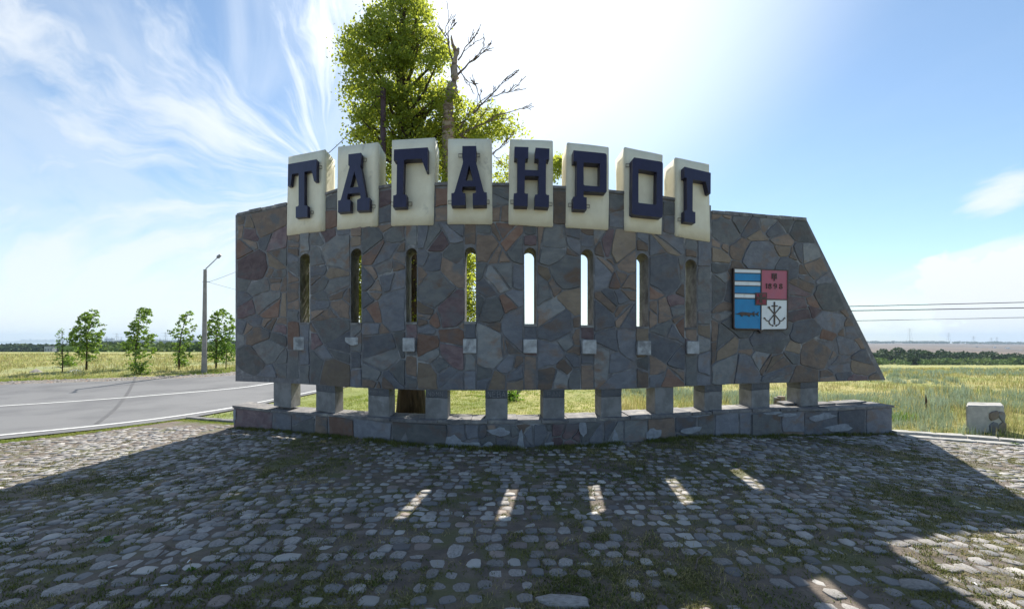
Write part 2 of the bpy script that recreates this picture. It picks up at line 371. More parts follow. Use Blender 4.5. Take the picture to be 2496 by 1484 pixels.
tv = []; tf = []; tm = []
for y in ys:
    for q in us:
        x = q * (max(y, 0) + 12)
        tv.append((x, y, gz(x, y) - .012 * (y < 22)))
nu = len(us)
for j in range(len(ys) - 1):
    for i in range(nu - 1):
        a = j * nu + i; tf.append((a, a + 1, a + nu + 1, a + nu))
        q = us[i]; tm.append(1 if (ys[j] > 500 and q > .2) else (2 if (ys[j] > 250 and q <= .2) else 0))
ter = mesh('terrain', tv, tf, [M['meadow'], M['plough'], M['townground']], None, True, tm); ter['kind'] = 'structure'
sea_m = mat('sea_water', (.20, .27, .32), (.24, .30, .34), scale=.004, rough=.35, stretch=(1, .2, 1))
sea = mesh('sea', [(-16000, 2600, -25), (200, 2600, -25), (200, 9000, -25), (-16000, 9000, -25)], [(0, 1, 2, 3)], sea_m); sea['kind'] = 'structure'
# far headland over the water
ridge = [(-900, 834), (-300, 831), (-60, 832.6), (30, 831.6), (55, 829.5), (90, 828.2), (120, 828.6), (150, 827.6), (190, 828.6), (260, 829.6), (330, 829.2), (420, 828.6), (500, 828.9), (600, 829.5), (760, 831)]
hv = []; hf = []
pts = []
for (x0, y0), (x1, y1) in zip(ridge[:-1], ridge[1:]):
    for k in range(6): t = k / 6; pts.append((x0 + (x1 - x0) * t, y0 + (y1 - y0) * t + random.uniform(-.25, .25)))
for (x, y) in pts:
    top = P(x, y, 8300); lo = P(x, y, 7600); hv += [(lo.x, 7600, -30), (top.x * .985, 8000, (top.z - 30) / 2 + random.uniform(-4, 4)), tuple(top), (top.x * 1.05, 8800, -30)]
for i in range(len(pts) - 1):
    for k in range(3): hf.append((i * 4 + k, i * 4 + 4 + k, i * 4 + 5 + k, i * 4 + 1 + k))
hills = mesh('far_hills', hv, hf, M['townground'], None, True); hills['kind'] = 'structure'

# ---------------------------------------------------------------- road
def resample(pts, n):
    pts = [Vector((p[0], p[1], 0)) for p in pts]; L = [0]
    for a, b in zip(pts[:-1], pts[1:]): L.append(L[-1] + (b - a).length)
    out = []
    for k in range(n):
        t = L[-1] * k / (n - 1); i = 0
        while i < len(L) - 2 and L[i + 1] < t: i += 1
        f = (t - L[i]) / max(1e-6, L[i + 1] - L[i]); out.append(pts[i].lerp(pts[i + 1], f))
    for _ in range(3):
        out = [out[0]] + [(out[i - 1] + out[i] * 2 + out[i + 1]) / 4 for i in range(1, n - 1)] + [out[-1]]
    return out
def gl(pxs, pre, post): return [Vector(p).to_3d() for p in pre] + [G(*p) for p in pxs] + [Vector(p).to_3d() for p in post]
near_line = gl([(0, 1063), (193, 1045), (387, 1022.8), (568, 995), (634, 980.5), (739, 959.2)], [(-17.5, 3), (-13.8, 6.5)], [(-6.8, 20), (-5, 30), (1, 52)])
center_line = gl([(0, 991), (276, 972), (599, 944.5)], [(-27, 7), (-21, 11)], [(-10.2, 23), (-8, 31), (-2, 53)])
far_edge = gl([(0, 937), (331, 926), (571, 915)], [(-48, 9), (-33, 15)], [(-13.5, 29), (-11, 37), (-6, 56)])
near_edge = [p + Vector((.42, -.32, 0)) for p in near_line]
def strip(name, a, b, m, z, n=120, kind='structure', parent=None):
    A = resample(a, n); B = resample(b, n); v = []; f = []; ncr = 5 if (A[0] - B[0]).length < 1 else 41
    for p, q in zip(A, B):
        for k in range(ncr): r = p.lerp(q, k / (ncr - 1)); v.append((r.x, r.y, gz(r.x, r.y) + z))
    for i in range(n - 1):
        for k in range(ncr - 1): f.append((i * ncr + k, i * ncr + k + 1, i * ncr + ncr + k + 1, i * ncr + ncr + k))
    o = mesh(name, v, f, m, parent); 
    if kind: o['kind'] = kind
    return o
def offset(line, d):
    out = []
    for i, p in enumerate(line):
        t = (line[min(i + 1, len(line) - 1)] - line[max(0, i - 1)]).normalized(); out.append(p + Vector((t.y, -t.x, 0)) * d)
    return out
shoulder = strip('gravel_shoulder', offset(far_edge, .1), offset(far_edge, -1.6), M['gravel'], .012)
road = strip('road', near_edge, far_edge, M['asphalt'], .022)
strip('road_edge_line', offset(near_line, .07), offset(near_line, -.07), M['line'], .032)
strip('road_centre_line', offset(center_line, .075), offset(center_line, -.075), M['line'], .032)
tarp = [G(1200/3.62, 917.5), G(1180/3.62, 930), G(1130/3.62, 957), G(1080/3.62, 976), G(1010/3.62, 1000), G(930/3.62, 1018), G(850/3.62, 1035)]
strip('tar_seam', offset(tarp, .05), offset(tarp, -.05), M['tar'], .0275, 30)
for f0, wd in ((.33, .012), (.62, .010), (.80, .014)):
    ln = [a.lerp(b, f0 + .02 * math.sin(i * 1.7)) for i, (a, b) in enumerate(zip(resample(near_edge, 60), resample(far_edge, 60)))]
    strip('road_crack', offset(ln, wd), offset(ln, -wd), M['tar'], .0265, 160)
# pebbles on the shoulder
V_, Q_ = [], []
def pebble_mesh(name, pts, smin, smax, m, parent=None):
    V, T = [], []
    for p in pts:
        s = random.uniform(smin, smax); b = len(V); h = s * random.uniform(.4, .7); a0 = random.random() * 6
        for k in range(5):
            a = a0 + k * 1.2566; V.append((p[0] + math.cos(a) * s * random.uniform(.7, 1), p[1] + math.sin(a) * s * random.uniform(.7, 1), p[2]))
        V.append((p[0], p[1], p[2] + h))
        for k in range(5): T.append((b + k, b + (k + 1) % 5, b + 5))
    return fast(name, V, None, T, m, parent)
fe = resample(far_edge, 60); fo = resample(offset(far_edge, -1.6), 60); pp = []
for _ in range(2600):
    i = random.randrange(8, 45); t = random.random(); r = fe[i].lerp(fe[i + 1], random.random()).lerp(fo[i].lerp(fo[i + 1], random.random()), t)
    pp.append((r.x, r.y, gz(r.x, r.y) + .010))
tag(pebble_mesh('gravel', pp, .03, .09, M['pebble']), 'loose gravel along the far road shoulder', None, None, 'stuff')

# ---------------------------------------------------------------- curves of the monument
WS = [571, 669, 770, 897, 1038, 1182, 1313, 1465, 1597, 1719, 1766, 1831, 1994, 2158]
WD = [9.75, 9.10, 8.25, 7.32, 6.88, 6.75, 6.80, 6.92, 7.20, 7.66, 7.88, 8.22, 9.10, 10.05]
WY = [97.7, 101, 107, 115.5, 119.5, 120.5, 119.5, 118, 114, 108, 105.4, 103.6, 99.5, 95]
LS = [568, 669, 815, 961, 1184, 1375, 1574, 1731, 1831, 2029, 2177]
LD = [9.60, 8.93, 7.78, 6.93, 6.62, 6.70, 7.06, 7.62, 8.02, 8.88, 9.55]
def smooth_table(S, Dv):
    xs = np.arange(400, 2400, 5.0); y = np.interp(xs, S, Dv)
    k = np.ones(17) / 17; yp = np.pad(y, 8, mode='edge'); y2 = np.convolve(yp, k, 'valid'); yp = np.pad(y2, 8, mode='edge')
    return xs, np.convolve(yp, k, 'valid')
def ext(S, Dv):   # continue the end slopes so that smoothing keeps the ends
    return [400] + S + [2400], [Dv[0] + (Dv[0] - Dv[1]) / (S[1] - S[0]) * (S[0] - 400)] + Dv + [Dv[-1] + (Dv[-1] - Dv[-2]) / (S[-1] - S[-2]) * (2400 - S[-1])]
wt = smooth_table(*ext(WS, WD)); lt = smooth_table(*ext(LS, LD))
def DW(s): return float(np.interp(s, *wt))
def DL(s): return float(np.interp(s, *lt))
E = Vector((-0.04, 1, 0))                        # common direction of all reveals
def FW(s, z, off=0.0): D = DW(s); return Vector(((s - CX) / K * D, D, z)) + E * off      # point of the facade
def FL(s, z, off=0.0): D = DL(s); return Vector(((s - CX) / K * D, D, z)) + E * off
def zW(s, y): return H - (y - HY) / K * DW(s)
ZB0 = [H - y_ / K * d_ for s_, y_, d_ in zip(WS, WY, WD)]
def ZBf(s): return float(np.interp(s, WS, ZB0))
LTOP = [.20, .205, .305, .37, .40, .40, .40, .385, .355, .25, .205]
def LZ(s): return float(np.interp(s, LS, LTOP))
ZB = 0.847
def d1(x, y): return ((850 + x / 2.12) / 1.585, (750 + y / 2.12) / 1.585)
def d2(x, y): return ((1800 + x / 2.12) / 1.585, (750 + y / 2.12) / 1.585)
def d4(x, y): return ((850 + x / 2.377) / 1.585, (1350 + y / 2.377) / 1.585)
def d5(x, y): return ((1800 + x / 2.377) / 1.585, (1350 + y / 2.377) / 1.585)
def d6(x, y): return ((2800 + x / 2.161) / 1.585, (1300 + y / 2.161) / 1.585)
def d8(x, y): return ((1080 + x / 2.713) / 1.585, (480 + y / 2.713) / 1.585)
def d9(x, y): return ((1900 + x / 2.627) / 1.585, (480 + y / 2.627) / 1.585)
slots = []
for f, xl, xr, yt, yb in ((d1, 655, 735, 487, 1052), (d1, 1072, 1158, 445, 1055), (d1, 1524, 1612, 442, 1050), (d1, 2005, 2095, 435, 1045),
                          (d2, 478, 578, 437, 1065), (d2, 943, 1045, 452, 1075), (d2, 1398, 1495, 485, 1085), (d2, 1797, 1890, 535, 1095)):
    a, t = f(xl, yt); b, q = f(xr, yb); m_ = (a + b) / 2; slots.append((a, b, zW(m_, t), zW(m_, q)))
blocks = []
for f, q in ((d8, ((90, 340), (480, 262), (475, 1115), (72, 1163))), (d8, ((610, 235), (1040, 187), (1030, 1068), (600, 1105))),
             (d8, ((1178, 168), (1632, 138), (1610, 1055), (1167, 1065))), (d8, ((1765, 150), (2225, 153), (2232, 1045), (1757, 1043))),
             (d9, ((185, 148), (620, 166), (622, 1038), (170, 1015))), (d9, ((765, 182), (1190, 230), (1185, 1070), (750, 1045))),
             (d9, ((1345, 230), (1738, 312), (1722, 1115), (1350, 1080))), (d9, ((1862, 335), (2208, 407), (2218, 1193), (1865, 1135)))):
    blocks.append([f(*p) for p in q])
topz = {}
TOPL = [(574, 524), (620, 514), (700, 498)]
gaps_y = [467.5, 453.5, 447.5, 448.5, 456, 467, 483]
def top_at(s):
    """top of the stone wall as height"""
    if s <= 700: return zW(s, float(np.interp(s, [574, 620, 700], [524, 514, 498])))
    if s >= 1733:
        return zW(s, float(np.interp(s, [1733, 1966, 2158], [516.5, 535.5, 924])))
    return float(np.interp(s, [808, 938, 1073, 1220, 1365, 1501, 1631], [zW(a, b) for a, b in zip([808, 938, 1073, 1220, 1365, 1501, 1631], gaps_y)]))
# ---------------------------------------------------------------- wall core
wall = thing('stone_wall', 'long curved city entrance wall of grey and brown flagstones carrying eight cream blocks, standing on posts', 'monument wall', (FW(1248, 0).x, FW(1248, 0).y, 0))
TH = 0.45
cv, cf, cm = [], [], []
def quad(pts, m=0):
    b = len(cv); cv.extend(pts); cf.append(list(range(b, b + len(pts)))); cm.append(m)
brk = sorted(set([574, 2158, 1733, 1966, 700] + [s for sl in slots for s in sl[:2]] + [x for x in range(600, 2150, 25)]))
brk = [s for s in brk if not any(a < s < b for a, b, _, _ in slots)]
lastb = None; B2 = []
for s in brk:
    if B2 and s - B2[-1] < 5 and s not in [x for sl in slots for x in sl[:2]] and s not in (2158, 1966, 1733): continue
    B2.append(s)
for a, b in zip(B2[:-1], B2[1:]):
    sl = [q for q in slots if abs(q[0] - a) < .01]
    ta, tb = top_at(a + .01), top_at(b - .01)
    def fb(poly, m=0):
        quad([FW(s, z) for s, z in poly], m); quad([FW(s, z, TH) for s, z in poly][::-1], m)
    if sl:
        _, _, zt, zb_ = sl[0]; fb([(a, ZBf(a)), (b, ZBf(b)), (b, zb_), (a, zb_)])
        arc = []; ra = (b - a) / 2; rz = ra / K * DW(a)
        for k in range(9):
            t = math.pi * k / 8; arc.append(((a + b) / 2 - math.cos(t) * ra, zt - rz + math.sin(t) * rz))
        for (s0, z0), (s1, z1) in zip(arc[:-1], arc[1:]): fb([(s0, z0), (s1, z1), (s1, ta), (s0, ta)])
        ring = [(a, zb_)] + arc + [(b, zb_)]
        for (s0, z0), (s1, z1) in zip(ring, ring[1:] + ring[:1]):
            quad([FW(s0, z0), FW(s0, z0, TH), FW(s1, z1, TH), FW(s1, z1)], 1)
    else: fb([(a, ZBf(a)), (b, ZBf(b)), (b, tb), (a, ta)])
    quad([FW(a, ZBf(a)), FW(a, ZBf(a), TH), FW(b, ZBf(b), TH), FW(b, ZBf(b))]); quad([FW(a, ta), FW(b, tb), FW(b, tb, TH), FW(a, ta, TH)])
for s in (574,): quad([FW(s, ZB), FW(s, top_at(s)), FW(s, top_at(s), TH), FW(s, ZB, TH)])
for s, e_ in ((700, 1), (1733, -1)):
    quad([FW(s, top_at(s)), FW(s, top_at(s + e_ * 3)), FW(s, top_at(s + e_ * 3), TH), FW(s, top_at(s), TH)])
mesh('wall_core', cv, cf, [M['mortar'], M['jamb']], wall, False, cm)

# ---------------------------------------------------------------- irregular stones
def clip(poly, px_, pz, nx, nz):
    out = []; n = len(poly)
    for i in range(n):
        a, b = poly[i], poly[(i + 1) % n]
        da = (a[0] - px_) * nx + (a[1] - pz) * nz; db = (b[0] - px_) * nx + (b[1] - pz) * nz
        if da <= 0: out.append(a)
        if (da < 0 < db) or (db < 0 < da):
            t = da / (da - db); out.append((a[0] + (b[0] - a[0]) * t, a[1] + (b[1] - a[1]) * t))
    return out
def area(p): return abs(sum(p[i][0] * p[(i + 1) % len(p)][1] - p[(i + 1) % len(p)][0] * p[i][1] for i in range(len(p)))) / 2
def inset_poly(p, d):
    c = (sum(q[0] for q in p) / len(p), sum(q[1] for q in p) / len(p)); out = list(p); n = len(p)
    for i in range(n):
        a, b = p[i], p[(i + 1) % n]; ex, ez = b[0] - a[0], b[1] - a[1]; L = math.hypot(ex, ez)
        if L < 1e-5: continue
        nx, nz = ez / L, -ex / L
        if (c[0] - a[0]) * nx + (c[1] - a[1]) * nz > 0: nx, nz = -nx, -nz
        out = clip(out, a[0] - nx * d, a[1] - nz * d, nx, nz)
        if len(out) < 3: return []
    return out
def rough_poly(p, jit, seg=.16):
    """cut corners and break long edges"""
    q = []; n = len(p)
    for i in range(n):
        a, b, c = p[i - 1], p[i], p[(i + 1) % n]
        la = math.hypot(a[0] - b[0], a[1] - b[1]); lc = math.hypot(c[0] - b[0], c[1] - b[1])
        ca = min(.016, la * .14) * random.uniform(.3, 1.2); cc_ = min(.016, lc * .14) * random.uniform(.3, 1.2)
        if la > 1e-4: q.append((b[0] + (a[0] - b[0]) / la * ca, b[1] + (a[1] - b[1]) / la * ca))
        if lc > 1e-4: q.append((b[0] + (c[0] - b[0]) / lc * cc_, b[1] + (c[1] - b[1]) / lc * cc_))
        if lc > seg:
            t = random.uniform(.4, .6); q.append((b[0] + (c[0] - b[0]) * t + random.uniform(-1, 1) * jit, b[1] + (c[1] - b[1]) * t + random.uniform(-1, 1) * jit))
    return q
def voronoi(region, dens, zs=1.0, aspect=1.0):
    """cells of a convex region; dens = seeds per unit area or function"""
    xs = [p[0] for p in region]; zs_ = [p[1] for p in region]
    A = area(region); n = max(1, int(A * dens + .5)); seeds = []; tries = 0
    def inside(x, z):
        s = None
        for i in range(len(region)):
            a, b = region[i], region[(i + 1) % len(region)]; cr = (b[0] - a[0]) * (z - a[1]) - (b[1] - a[1]) * (x - a[0])
            if s is None: s = cr > 0
            elif (cr > 0) != s: return False
        return True
    while len(seeds) < n and tries < 6000:
        tries += 1; x = random.uniform(min(xs), max(xs)); z = random.uniform(min(zs_), max(zs_))
        if not inside(x, z): continue
        r = random.choice((.42, .6, .9, 1.15, 1.5)) * math.sqrt(1 / dens) * .78 * (1 - tries / 9000)
        if z < ZB + .45 and zs > 0 and random.random() < .45: continue
        if all(math.hypot((x - q[0]), (z - q[1]) * .9) > (r + q[2]) / 2 for q in seeds): seeds.append((x, z, r))
    cells = []
    for i, (x, z, r) in enumerate(seeds):
        poly = list(region)
        for j, (x2, z2, r2) in enumerate(seeds):
            if i == j: continue
            d = math.hypot(x2 - x, z2 - z)
            if d > 3 * math.sqrt(1 / dens) + 1.2: continue
            t = .5 + (r * r - r2 * r2) / (2 * d * d) * .8
            t = min(.8, max(.2, t)); nx, nz = (x2 - x) / d, (z2 - z) / d
            poly = clip(poly, x + (x2 - x) * t, z + (z2 - z) * t, nx, nz)
            if len(poly) < 3: break
        if len(poly) >= 3: cells.append(poly)
    return cells
SC = 150.0
def make_stone(poly, fn, name, parent, proud, mname=None, joint=.0085, jit=.018, bev=.008):
    p = inset_poly(poly, joint * random.uniform(.8, 1.8))
    if len(p) < 3: return None
    # drop near-duplicate points
    p2 = []
    for q in p:
        if not p2 or math.hypot(q[0] - p2[-1][0], q[1] - p2[-1][1]) > .012: p2.append(q)
    p = p2
    if len(p) < 3 or area(p) < .002: return None
    p = rough_poly(p, jit); n = len(p)
    cx = sum(q[0] for q in p) / n; cz = sum(q[1] for q in p) / n
    tx, tz = random.uniform(-.03, .03), random.uniform(-.03, .03)
    V, F = [], []
    for ring, (off, k) in enumerate(((.01, 1.0), (-proud * .55, 1.0), (-proud, None))):
        for q in p:
            if k is None:
                L = math.hypot(q[0] - cx, q[1] - cz); kk = max(.5, 1 - bev / max(L, .02)); x, z = cx + (q[0] - cx) * kk, cz + (q[1] - cz) * kk
                o = off + (q[0] - cx) * tx + (q[1] - cz) * tz
            else: x, z, o = q[0], q[1], off
            V.append(fn(x * SC, z, o))
    V.append(fn(cx * SC, cz, -proud - .002))
    for r in (0, 1):
        for i in range(n): j = (i + 1) % n; F.append((r * n + i, r * n + j, (r + 1) * n + j, (r + 1) * n + i))
    for i in range(n): F.append((2 * n + i, 2 * n + (i + 1) % n, 3 * n))
    # orient to the viewer
    a, b, c = V[2 * n], V[2 * n + 1], V[3 * n]
    if (b - a).cross(c - a).y > 0: F = [f[::-1] for f in F]
    return (V, F, area(p), M[mname or random.choice(STONES)])
regions = []
def S_(x): return x / SC
z34 = 3.40
bz = [zW((b[2][0] + b[3][0]) / 2, (b[2][1] + b[3][1]) / 2) for b in blocks]
tl = top_at(574) - .04; tr_ = top_at(699) - .04
regions.append(([(S_(576), ZB), (S_(700), ZB), (S_(700), tr_), (S_(578), tl)], 1))
regions.append(([(S_(700), ZB), (S_(slots[0][0] - 1), ZB), (S_(slots[0][0] - 1), bz[0] + .03), (S_(700), bz[0] + .03)], 1))
for i in range(7):
    a, b = slots[i][1] + 1, slots[i + 1][0] - 1; t = (bz[i] + bz[i + 1]) / 2 + .03
    regions.append(([(S_(a), ZBf(a)), (S_(b), ZBf(b)), (S_(b), t), (S_(a), t)], 1))
for i, (a, b, zt, zb_) in enumerate(slots):
    regions.append(([(S_(a - 1), ZBf(a)), (S_(b + 1), ZBf(b)), (S_(b + 1), zb_ - .02), (S_(a - 1), zb_ - .02)], .9))
    regions.append(([(S_(a - 1), zt + .03), (S_(b + 1), zt + .03), (S_(b + 1), bz[i] + .02), (S_(a - 1), bz[i] + .02)], .7))
regions.append(([(S_(slots[7][1] + 1), ZBf(1705)), (S_(1732), ZBf(1732)), (S_(1732), bz[7]), (S_(slots[7][1] + 1), bz[7] + .03)], 1))
regions.append(([(S_(1733), ZBf(1733) + .005), (S_(2150), ZBf(2150)), (S_(1965), top_at(1965) - .03), (S_(1733), top_at(1734) - .03)], .95))
for i in range(7):
    a = blocks[i][1][0] + 1; b = blocks[i + 1][0][0] - 1
    regions.append(([(S_(a - 2), (bz[i] + bz[i + 1]) / 2 + .03), (S_(b + 2), (bz[i] + bz[i + 1]) / 2 + .03), (S_(b + 2), top_at((a + b) / 2) - .06), (S_(a - 2), top_at((a + b) / 2) - .06)], 1.1))
res = []
for reg, k in regions:
    cells = []
    for c in voronoi(reg, 10.0 * k):
        if area(c) > .05 and random.random() < .55:
            cx_0 = sum(q[0] for q in c) / len(c) + random.uniform(-.05, .05); cz_0 = sum(q[1] for q in c) / len(c) + random.uniform(-.05, .05)
            w_ = max(q[0] for q in c) - min(q[0] for q in c); h_ = max(q[1] for q in c) - min(q[1] for q in c)
            t_ = random.gauss(0, .5) + (0 if w_ > h_ * random.uniform(.7, 1.4) else math.pi / 2); nx, nz = math.cos(t_), math.sin(t_)
            for sg in (1, -1):
                q = clip(c, cx_0, cz_0, nx * sg, nz * sg)
                if len(q) > 2: cells.append(q)
        else: cells.append(c)
    for c in cells:
        r = make_stone(c, FW, 'stone', wall, random.uniform(.006, .022))
        if r: res.append(r)
res.sort(key=lambda r: -r[2])
print('wall stones', len(res))
for V, F, A, m in res[:296]: mesh('stone', V, F, m, wall)
if len(res) > 296:
    cv2, cf2 = [], []
    for V, F, A, m in res[296:]: b = len(cv2); cv2 += V; cf2 += [[b + i for i in f] for f in F]
    o = mesh('stone_chips', cv2, cf2, M['brown'], wall); o['kind'] = 'stuff'
# small chips in wide joints come from the mortar itself

# cream blocks
def block_obj(q, i):
    s0, s1 = (q[0][0] + q[3][0]) / 2, (q[1][0] + q[2][0]) / 2
    def F(p, off): 
        t = (p[0] - s0) / (s1 - s0); D = 1 / ((1 - t) / DW(s0) + t / DW(s1)) - .05
        return P(p[0], p[1], D) + E * off
    bm = bmesh.new(); fr = [bm.verts.new(F(p, 0)) for p in (q[3], q[2], q[1], q[0])]; bk = [bm.verts.new(F(p, .50)) for p in (q[3], q[2], q[1], q[0])]
    bm.faces.new(fr); bm.faces.new(bk[::-1])
    for k in range(4): bm.faces.new((fr[k], bk[k], bk[(k + 1) % 4], fr[(k + 1) % 4]))
    bmesh.ops.recalc_face_normals(bm, faces=bm.faces)
    bmesh.ops.bevel(bm, geom=list(bm.edges), offset=.009, segments=2, affect='EDGES')
    bmesh.ops.subdivide_edges(bm, edges=[e for e in bm.edges if e.calc_length() > .3], cuts=5, use_grid_fill=True)
    for v in bm.verts:
        nv = noise.noise_vector(v.co * 3.1 + Vector((i * 7, 0, 0))) * .007; v.co += nv
    me = bpy.data.meshes.new('letter_block'); bm.to_mesh(me); bm.free(); me.materials.append(M['cream'])
    me.polygons.foreach_set('use_smooth', [True] * len(me.polygons))
    o = link(bpy.data.objects.new('letter_block', me), wall); return F
LET = [
 ((1080, 560), [(135, 308), (590, 230), (586, 572), (548, 578), (510, 410), (395, 430), (395, 958), (405, 968), (443, 965), (443, 1142), (257, 1160), (257, 985), (285, 980), (303, 962), (303, 450), (200, 465), (174, 648), (130, 655)], []),
 ((1280, 540), [(272, 233), (476, 210), (470, 395), (458, 420), (478, 480), (552, 910), (570, 928), (613, 925), (606, 1122), (408, 1132), (410, 958), (455, 935), (467, 922), (452, 845), (262, 862), (248, 940), (262, 957), (305, 960), (300, 1142), (105, 1158), (107, 970), (140, 965), (152, 950), (285, 450), (290, 425), (270, 405)], [[(365, 505), (428, 750), (298, 765)]]),
 ((1490, 520), [(132, 240), (672, 205), (668, 575), (637, 572), (568, 385), (320, 398), (290, 412), (280, 940), (292, 958), (331, 958), (329, 1152), (118, 1160), (120, 970), (155, 965), (172, 950), (180, 425), (170, 412), (128, 412)], []),
 ((1700, 520), [(355, 185), (577, 182), (578, 365), (562, 400), (565, 425), (580, 465), (695, 900), (712, 922), (745, 922), (745, 1122), (522, 1128), (520, 940), (560, 928), (575, 915), (562, 828), (358, 832), (347, 905), (362, 928), (402, 935), (405, 1125), (180, 1130), (180, 935), (215, 932), (230, 915), (360, 470), (366, 420), (355, 375)], [[(463, 482), (527, 733), (405, 735)]]),
 ((1940, 520), [(198, 195), (420, 202), (416, 378), (385, 380), (367, 398), (364, 562), (578, 572), (584, 408), (565, 388), (524, 385), (533, 210), (755, 225), (750, 400), (715, 395), (700, 412), (696, 940), (710, 960), (748, 965), (746, 1158), (522, 1145), (525, 960), (565, 952), (580, 940), (582, 662), (363, 658), (358, 925), (372, 940), (412, 942), (408, 1140), (186, 1135), (188, 938), (225, 935), (243, 920), (247, 398), (235, 378), (196, 372)], []),
 ((2170, 520), [(188, 252), (675, 298), (705, 307), (719, 335), (718, 905), (708, 922), (350, 905), (350, 985), (362, 998), (400, 1003), (398, 1197), (185, 1185), (185, 990), (225, 990), (238, 975), (243, 440), (228, 430), (187, 428)], [[(348, 445), (610, 463), (608, 830), (370, 810), (350, 798)]]),
 ((2380, 560), [(290, 200), (700, 265), (737, 277), (748, 300), (743, 1130), (728, 1157), (290, 1112), (255, 1085), (262, 230)], [[(358, 385), (650, 435), (645, 955), (375, 925), (357, 915)]]),
 ((2560, 590), [(348, 225), (768, 323), (766, 655), (732, 642), (690, 465), (482, 428), (478, 925), (492, 942), (522, 945), (522, 1122), (350, 1100), (350, 925), (375, 920), (388, 905), (388, 415), (375, 398), (348, 395)], [])]
chars = ['Т', 'А', 'Г', 'А', 'Н', 'Р', 'О', 'Г']
lab = ['dark blue slab-serif letter Т, first letter of the name at the left end',
       'dark blue slab-serif letter А on the second cream block, between Т and Г',
       'dark blue letter Г on the third cream block, below the tall leafy tree',
       'dark blue letter А on the fourth cream block, between Г and Н',
       'dark blue letter Н with four square serifs on the fifth cream block',
       'dark blue letter Р with a squared bowl on the sixth cream block',
       'dark blue letter О shaped as a tall rounded frame on the seventh cream block',
       'dark blue letter Г on the last cream block, at the right end of the name']
brackets = {0: [(660, 365), (525, 1082)], 1: [(540, 330), (680, 1070)], 2: [(108, 1110), (395, 1110)], 3: [(328, 345), (605, 340), (162, 1085), (760, 1080)], 4: [(160, 1080), (765, 1115)], 5: [(132, 1130), (412, 1150)], 6: [(180, 335)], 7: [(262, 1070)]}
for i, ((ox, oy), out, holes) in enumerate(LET):
    F = block_obj(blocks[i], i)
    def cvt(p): return F(((ox + p[0] / 4.123) / 1.585, (oy + p[1] / 4.123) / 1.585), 0)
    def front(p, d=.172):
        # keep the outline where it is seen while moving its plane forward
        w = cvt(p); c = Vector((0, 0, H)); k = (w.y - d) / w.y; return c + (w - c) * k
    L = thing('sign_letter', lab[i], 'letter', tuple(cvt((400, 1100)) + Vector((0, -.1, 0))), 'letters of the town name')
    mb = MB(); mb.prism([front(p) for p in out], E * .172, [[front(p) for p in h] for h in holes])
    mb.build('letter_body', M['navy'], L)
    for bx, by in brackets[i]:
        mb = MB(); c = cvt((bx, by)) + Vector((0, -.02, 0)); w_, h_ = .028, .026
        for dx_, dz_, sx_, sz_ in ((0, h_, 2 * w_, .0035), (0, -h_, 2 * w_, .0035), (w_, 0, .0035, 2 * h_), (-w_, 0, .0035, 2 * h_)):
            mb.box((c.x + dx_, c.y, c.z + dz_), (sx_, .012, sz_))
        mb.build('bracket', M['rustmetal'], L)

# cap slabs in the gaps and along both shoulders
for i in range(7):
    a, b = blocks[i][1][0], blocks[i + 1][0][0]; mb = MB()
    s0, s1 = a - 6, b + 4; tq = top_at((a + b) / 2)
    mb.add([FW(s0, tq - .035, -.03), FW(s1, tq - .035, -.03), FW(s1, tq - .035, TH), FW(s0, tq - .035, TH), FW(s0, tq + .01, -.03), FW(s1, tq + .01, -.03), FW(s1, tq + .01, TH), FW(s0, tq + .01, TH)],
           [(0, 1, 2, 3), (4, 7, 6, 5), (0, 4, 5, 1), (1, 5, 6, 2), (2, 6, 7, 3), (3, 7, 4, 0)]); mb.build('cap_slab', M['cap'], wall)
def shoulder_caps(s0, s1, n):
    e = np.linspace(s0, s1, n + 1)
    for k in range(n):
        a, b = e[k] + .6, e[k + 1] - .6; o1 = random.uniform(.0, .025); t = random.uniform(.02, .045)
        za, zb_ = top_at(a), top_at(b); mb = MB()
        mb.add([FW(a, za - .03, -o1 - .01), FW(b, zb_ - .03, -o1 - .01), FW(b, zb_ - .03, TH), FW(a, za - .03, TH), FW(a, za + t, -o1), FW(b, zb_ + t, -o1), FW(b, zb_ + t, TH), FW(a, za + t, TH)],
               [(0, 1, 2, 3), (4, 7, 6, 5), (0, 4, 5, 1), (1, 5, 6, 2), (2, 6, 7, 3), (3, 7, 4, 0)]); mb.build('cap_slab', M['cap'], wall)
shoulder_caps(577, 699, 4); shoulder_caps(1735, 1965, 7)
